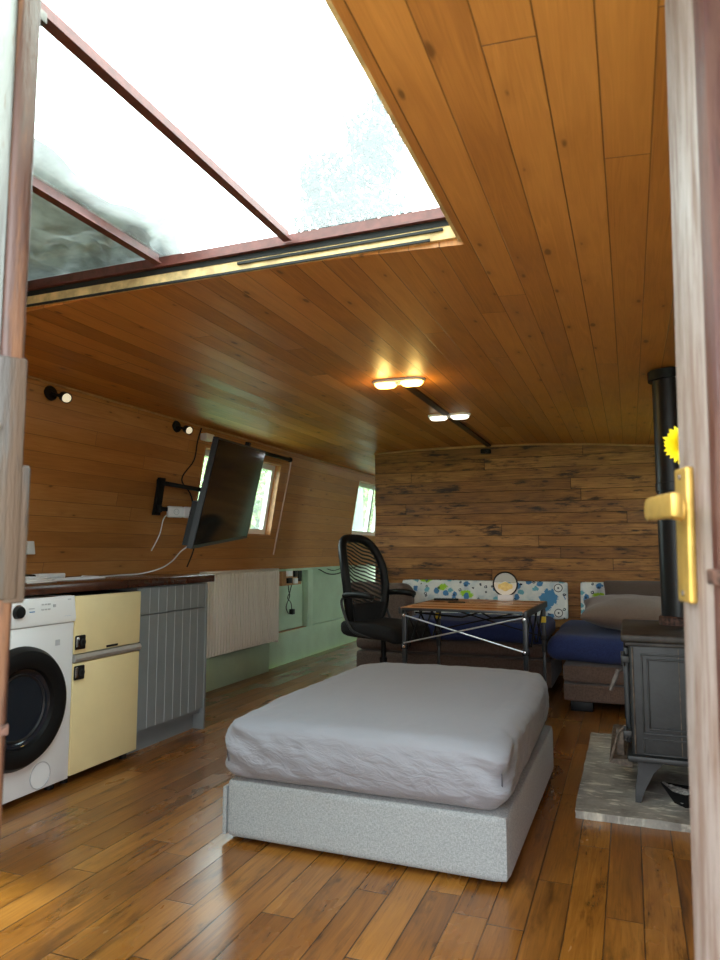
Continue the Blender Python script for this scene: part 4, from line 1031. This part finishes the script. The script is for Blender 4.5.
for sy in (-1, 1):
    y = sy * .262
    b = MB(); b.merge(soft(.27, .066, .044, .020, 8, lambda p: p + Vector((-.03, y, .728 - .06 * (p.x / .3) ** 2))), True); ar = b.build('armrest', 'black', t)
    b = MB(); b.tube([(-.15, y, .71), (-.185, y, .68), (-.165, y, .60), (-.10, y * .98, .48), (-.03, y * .92, .445), (.08, y * .80, .430)], .010, 10, curve=True); b.tube([(.08, y, .712), (.098, y, .69)], .010, 8); b.build('arm_tube', 'tableframe', ar)
b = MB(); b.box(-.26, .12, -.06, .06, .40, .432, .008); b.tube([(-.16, 0, .416), (-.235, 0, .43), (-.25, 0, .50)], .016, 10); b.build('mechanism', 'black', t)
b = MB(); b.lathe([(0, .09), (.030, .09), (.028, .26), (.018, .265), (.018, .40), (0, .40)], 18); b.build('gas_column', 'black', t)
for k in range(5):
    a = 2 * math.pi * k / 5 + .3; e = Vector((math.cos(a) * .29, math.sin(a) * .29, .075))
    b = MB(); b.tube([(0, 0, .105), e * .5 + Vector((0, 0, .06)), e], [.026, .020, .014], 10); lg = b.build('base_spoke', 'black', t)
    b = MB(); pr = Vector((-math.sin(a), math.cos(a), 0)); 
    for s_ in (-1, 1):
        c0 = Vector((e.x, e.y, .027)) + pr * s_ * .008; b.tube([c0, c0 + pr * s_ * .016], .027, 16)
    b.tube([(e.x, e.y, .03), (e.x, e.y, .075)], .007, 8); b.build('castor', 'black', lg)

# ------------------------------------------------------------------ hearth, stove, flue
mb = MB()
def hearth():
    b = MB(); s = bmesh.new(); bmesh.ops.create_cube(s, size=1); bmesh.ops.subdivide_edges(s, edges=s.edges[:], cuts=18, use_grid_fill=True)
    for v in s.verts:
        x, y, z = .33 + v.co.x * 1.14, 3.62 + v.co.y * 1.27, .015 + v.co.z * .03
        if abs(v.co.x) > .49 or abs(v.co.y) > .49: x += noise.noise(Vector((y * 9, z * 30, 1))) * .008; y += noise.noise(Vector((x * 9, z * 30, 4))) * .010
        if v.co.z > .49: z += noise.noise(Vector((x * 6, y * 6, 0))) * .002
        v.co = Vector((x, y, max(z, .0005)))
    b.merge(s); return b
anchor(tag(hearth().build('hearth_slab', 'hearth'), 'weathered pale hearth slab on the floor under the stove', 'hearth'))

SX0, SX1, SY0, SY1, SZ0, SZ1 = -.022, .42, 3.15, 3.80, .195, .672
t = thing('wood_stove', 'black cast iron wood burning stove on the hearth slab', 'stove', (.21, 3.58, .03))
def L3(x, y, z): return (x - .21, y - 3.58, z - .03)
def sb(b, x0, x1, y0, y1, z0, z1, bev=0, segs=2): b.box(x0 - .21, x1 - .21, y0 - 3.58, y1 - 3.58, z0 - .03, z1 - .03, bev, segs=segs)
b = MB(); sb(b, SX0, SX1, SY0, SY1, SZ0 + .02, SZ1, .012, 3); b.build('body', 'stove', t)
b = MB(); sb(b, SX0 - .028, SX1 + .02, SY0 - .022, SY1 + .02, SZ1, SZ1 + .032, .010, 3); sb(b, SX0 - .012, SX1 + .012, SY0 - .010, SY1 + .010, SZ1 - .016, SZ1, .004); b.build('top_plate', 'stovetop', t)
b = MB(); sb(b, SX0 - .018, SX1 + .012, SY0 - .014, SY1 + .012, SZ0, SZ0 + .024, .006); b.build('bottom_plate', 'stove', t)
# relief on the near side
def frame(b, x0, x1, z0, z1, w, y0, y1):
    sb(b, x0, x1, y0, y1, z0, z0 + w, .002); sb(b, x0, x1, y0, y1, z1 - w, z1, .002); sb(b, x0, x0 + w, y0, y1, z0 + w, z1 - w, .002); sb(b, x1 - w, x1, y0, y1, z0 + w, z1 - w, .002)
b = MB(); frame(b, SX0 + .045, SX1 - .04, .305, .628, .008, SY0 - .006, SY0 + .004); frame(b, SX0 + .068, SX1 - .063, .325, .608, .007, SY0 - .008, SY0 + .004)
frame(b, SX0 + .045, SX1 - .04, .225, .292, .006, SY0 - .006, SY0 + .004); b.build('side_relief', 'stove', t)
b = MB(); sb(b, SX0 + .012, SX0 + .018, SY0 - .008, SY0 + .003, SZ0 + .03, SZ1 - .02, .003); sb(b, .165, .168, SY0 - .0015, SY0 + .002, SZ0 + .03, SZ1 - .02); b.build('worn_seam', 'scrape', t, split=True)
# door on the left end, facing the room
b = MB(); sb(b, SX0 - .020, SX0 - .001, SY0 + .05, SY1 - .05, SZ0 + .06, SZ1 - .03, .005); dr = b.build('stove_door', 'stove', t)
b = MB(); sb(b, SX0 - .023, SX0 - .0195, SY0 + .12, SY1 - .12, SZ0 + .14, SZ1 - .08, .002); b.build('door_glass', 'drumglass', dr)
for z in (.60, .30):
    b = MB(); sb(b, SX0 - .030, SX0 + .004, SY0 + .0, SY0 + .07, z - .014, z + .014, .004); b.tube([L3(SX0 - .022, SY0 + .02, z - .03), L3(SX0 - .022, SY0 + .02, z + .03)], .008, 10); b.build('hinge', 'stove', dr)
b = MB(); b.tube([L3(SX0 - .02, SY0 + .19, .53), L3(SX0 - .035, SY0 + .17, .53), L3(SX0 - .044, SY0 + .16, .525)], .006, 8)
for k in range(1): b.tube([L3(SX0 - .044, SY0 + .16, .53), L3(SX0 - .060, SY0 + .15, .49), L3(SX0 - .080, SY0 + .14, .445)], [.009, .011, .008], 12)
b.build('coil_handle', 'steel', dr)
b = MB(); b.prism([(SX0 - .09 - .21, .175 - .03), (SX0 - .21, .165 - .03), (SX0 - .21, .195 - .03), (SX0 - .085 - .21, .192 - .03)], 1, SY0 + .02 - 3.58, SY1 - .02 - 3.58)
b.tube([L3(SX0 - .084, SY0 + .02, .185), L3(SX0 - .05, SY0 + .02, .30), L3(SX0 - .02, SY0 + .02, .33)], .006, 8); sb(b, SX0 - .06, SX0 - .03, SY0 + .07, SY0 + .11, .195, .30, .004); b.build('ash_lip', 'scrape', t)
for sx, xx in ((-1, SX0 + .02), (1, SX1 - .02)):
    for sy, yy in ((-1, SY0 + .02), (1, SY1 - .02)):
        b = MB(); vs = []
        for (o_, z, w) in ((.0, .198, .105), (.0, .150, .060), (.012, .08, .036), (.014, .0315, .022)):
            for (dx, dy) in ((0, 0), (w, 0), (w, .035), (0, .035)):
                vs.append(L3(xx + sx * o_ - sx * dx, yy + sy * o_ * .6 - sy * dy, z))
        fs = [(0, 1, 2, 3), (12, 13, 14, 15)] + [(r_ * 4 + i, r_ * 4 + (i + 1) % 4, (r_ + 1) * 4 + (i + 1) % 4, (r_ + 1) * 4 + i) for r_ in range(3) for i in range(4)]
        b._add(vs, fs); b.build('leg', 'stove', t)
FXc, FYc, FRr = .205, 3.62, .078
t = thing('flue_pipe', 'black flue pipe rising from the stove to the ceiling', 'flue', (FXc, FYc, .705))
b = MB(); b.lathe([(0, .03), (FRr, .03), (FRr, .62), (FRr + .003, .622), (FRr + .003, .66), (FRr, .662), (FRr, 1.20), (0, 1.20)], 40); b.build('pipe', 'flue', t)
b = MB(); b.lathe([(FRr + .001, 1.155), (FRr + .018, 1.155), (FRr + .018, 1.20), (FRr + .001, 1.20)], 40); b.build('ceiling_collar', 'black', t)
b = MB(); b.lathe([(0, .0), (FRr + .012, .0), (FRr + .012, .034), (FRr + .004, .040), (FRr + .001, .040), (FRr + .001, .01)], 40); b.build('stove_collar', 'rust', t)

# ash shovel under the stove
t = thing('ash_shovel', 'black ash shovel heaped with pale ash lying under the stove', 'shovel', (.17, 3.30, .0315), R(-60))
b = MB(); b._add([(-.17, .005, .008), (.06, -.075, .004), (.06, .075, .004), (-.17, .005, .0), (.06, -.08, .0), (.06, .08, .0), (.06, -.085, .045), (.06, .085, .045), (.12, -.07, .05), (.12, .07, .05), (.12, -.07, 0), (.12, .07, 0)],
              [(0, 1, 2), (3, 5, 4), (3, 4, 6, 0), (3, 0, 7, 5), (4, 10, 8, 6), (5, 7, 9, 11), (10, 11, 9, 8), (4, 5, 11, 10), (1, 6, 8), (2, 9, 7)]); b.tube([(.12, 0, .03), (.30, 0, .05)], .009, 10); b.build('pan', 'black', t)
def ash():
    s = bmesh.new(); bmesh.ops.create_grid(s, x_segments=24, y_segments=24, size=.5)
    for v in s.verts:
        a = v.co.x + .5; y = v.co.y * .15 * min(1, a * 1.1 + .04); x = -.15 + a * .26
        v.co = Vector((x, y, .012 + .028 * a * (1 - (v.co.y * 2) ** 2) + .010 * noise.noise(Vector((x * 40, y * 40, 0)))))
    b = MB(); b.merge(s, True); return b
ash().build('ash', 'foil', t)

# ------------------------------------------------------------------ outside
mb = MB(); mb.box(-30, 30, -20, 60, -.75, -.7); o = mb.build('ground', 'grass'); struct(o)
mb = MB(); mb.box(-1.6, 1.2, -2.2, Y0 - .06, -.10, -.02); struct(mb.build('floor', 'deck'))

def leaves(mbx, cx, cy, cz, rx, ry, rz, n, size, rnd, dens=None):
    for _ in range(n):
        a = rnd.uniform(0, 6.283); u = rnd.uniform(-1, 1); r = rnd.random() ** .45; s_ = math.sqrt(1 - u * u)
        p = Vector((cx + rx * r * s_ * math.cos(a), cy + ry * r * s_ * math.sin(a), cz + rz * r * u))
        if dens and noise.noise(p * dens) < -.12: continue
        d = Vector((rnd.uniform(-1, 1), rnd.uniform(-1, 1), rnd.uniform(-1, 1))).normalized(); e = d.orthogonal().normalized(); s = size * rnd.uniform(.6, 1.3)
        f = d.cross(e)
        mbx._add([p - d * s, p + e * s * .45 + f * s * .1, p + d * s, p - e * s * .45 + f * s * .1], [(0, 1, 2, 3)])
rn = random.Random(11)
t = thing('birch_tree', 'tall pale leafy tree seen through the skylight', 'tree', (-4.35, 11.0, -.7))
b = MB(); b.tube([(0, 0, 0), (.05, 0, 3), (-.05, .1, 6), (.0, 0, 9.4)], [.17, .13, .08, .02], 10, curve=False)
for k in range(16):
    z = 4.5 + k * .3; a = k * 2.4; b.tube([(0, 0, z), (math.cos(a) * .6, math.sin(a) * .6, z + .45), (math.cos(a) * 1.1, math.sin(a) * 1.1, z + .55)], [.03, .018, .006], 6)
b.build('trunk', 'bark', t)
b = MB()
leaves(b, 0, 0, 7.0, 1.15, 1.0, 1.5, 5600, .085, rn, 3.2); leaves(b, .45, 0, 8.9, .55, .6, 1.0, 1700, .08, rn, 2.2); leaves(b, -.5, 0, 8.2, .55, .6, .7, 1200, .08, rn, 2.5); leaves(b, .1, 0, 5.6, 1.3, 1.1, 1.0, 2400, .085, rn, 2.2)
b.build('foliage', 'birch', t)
for i, (x, y, h, r, m, lb) in enumerate(((-6.2, 10.5, 2.1, 1.4, 'leafout', 'leafy green shrub outside the window behind the television'), (-6.2, 13.5, 2.0, 1.2, 'leafout', 'sunlit green shrub just outside the far window'), (-6.8, 16.9, 2.2, 1.4, 'leafout', 'green shrub beyond the pink bush outside the far window'), (-7.8, 20.4, 3.0, 1.3, 'pinkout', 'pink flowering bush outside the far window'))):
    t = thing('shrub', lb, 'shrub', (x, y, -.7))
    b = MB(); b.tube([(0, 0, 0), (.05, 0, h * .6)], [.06, .02], 8)
    for k in range(6): b.tube([(0, 0, .3), (math.cos(k) * r * .5, math.sin(k) * r * .5, h * .8)], [.03, .01], 6)
    b.build('stem', 'bark', t)
    b = MB(); leaves(b, 0, 0, h, r, r, h * .8, 3200, .11, rn); b.build('foliage', m, t)
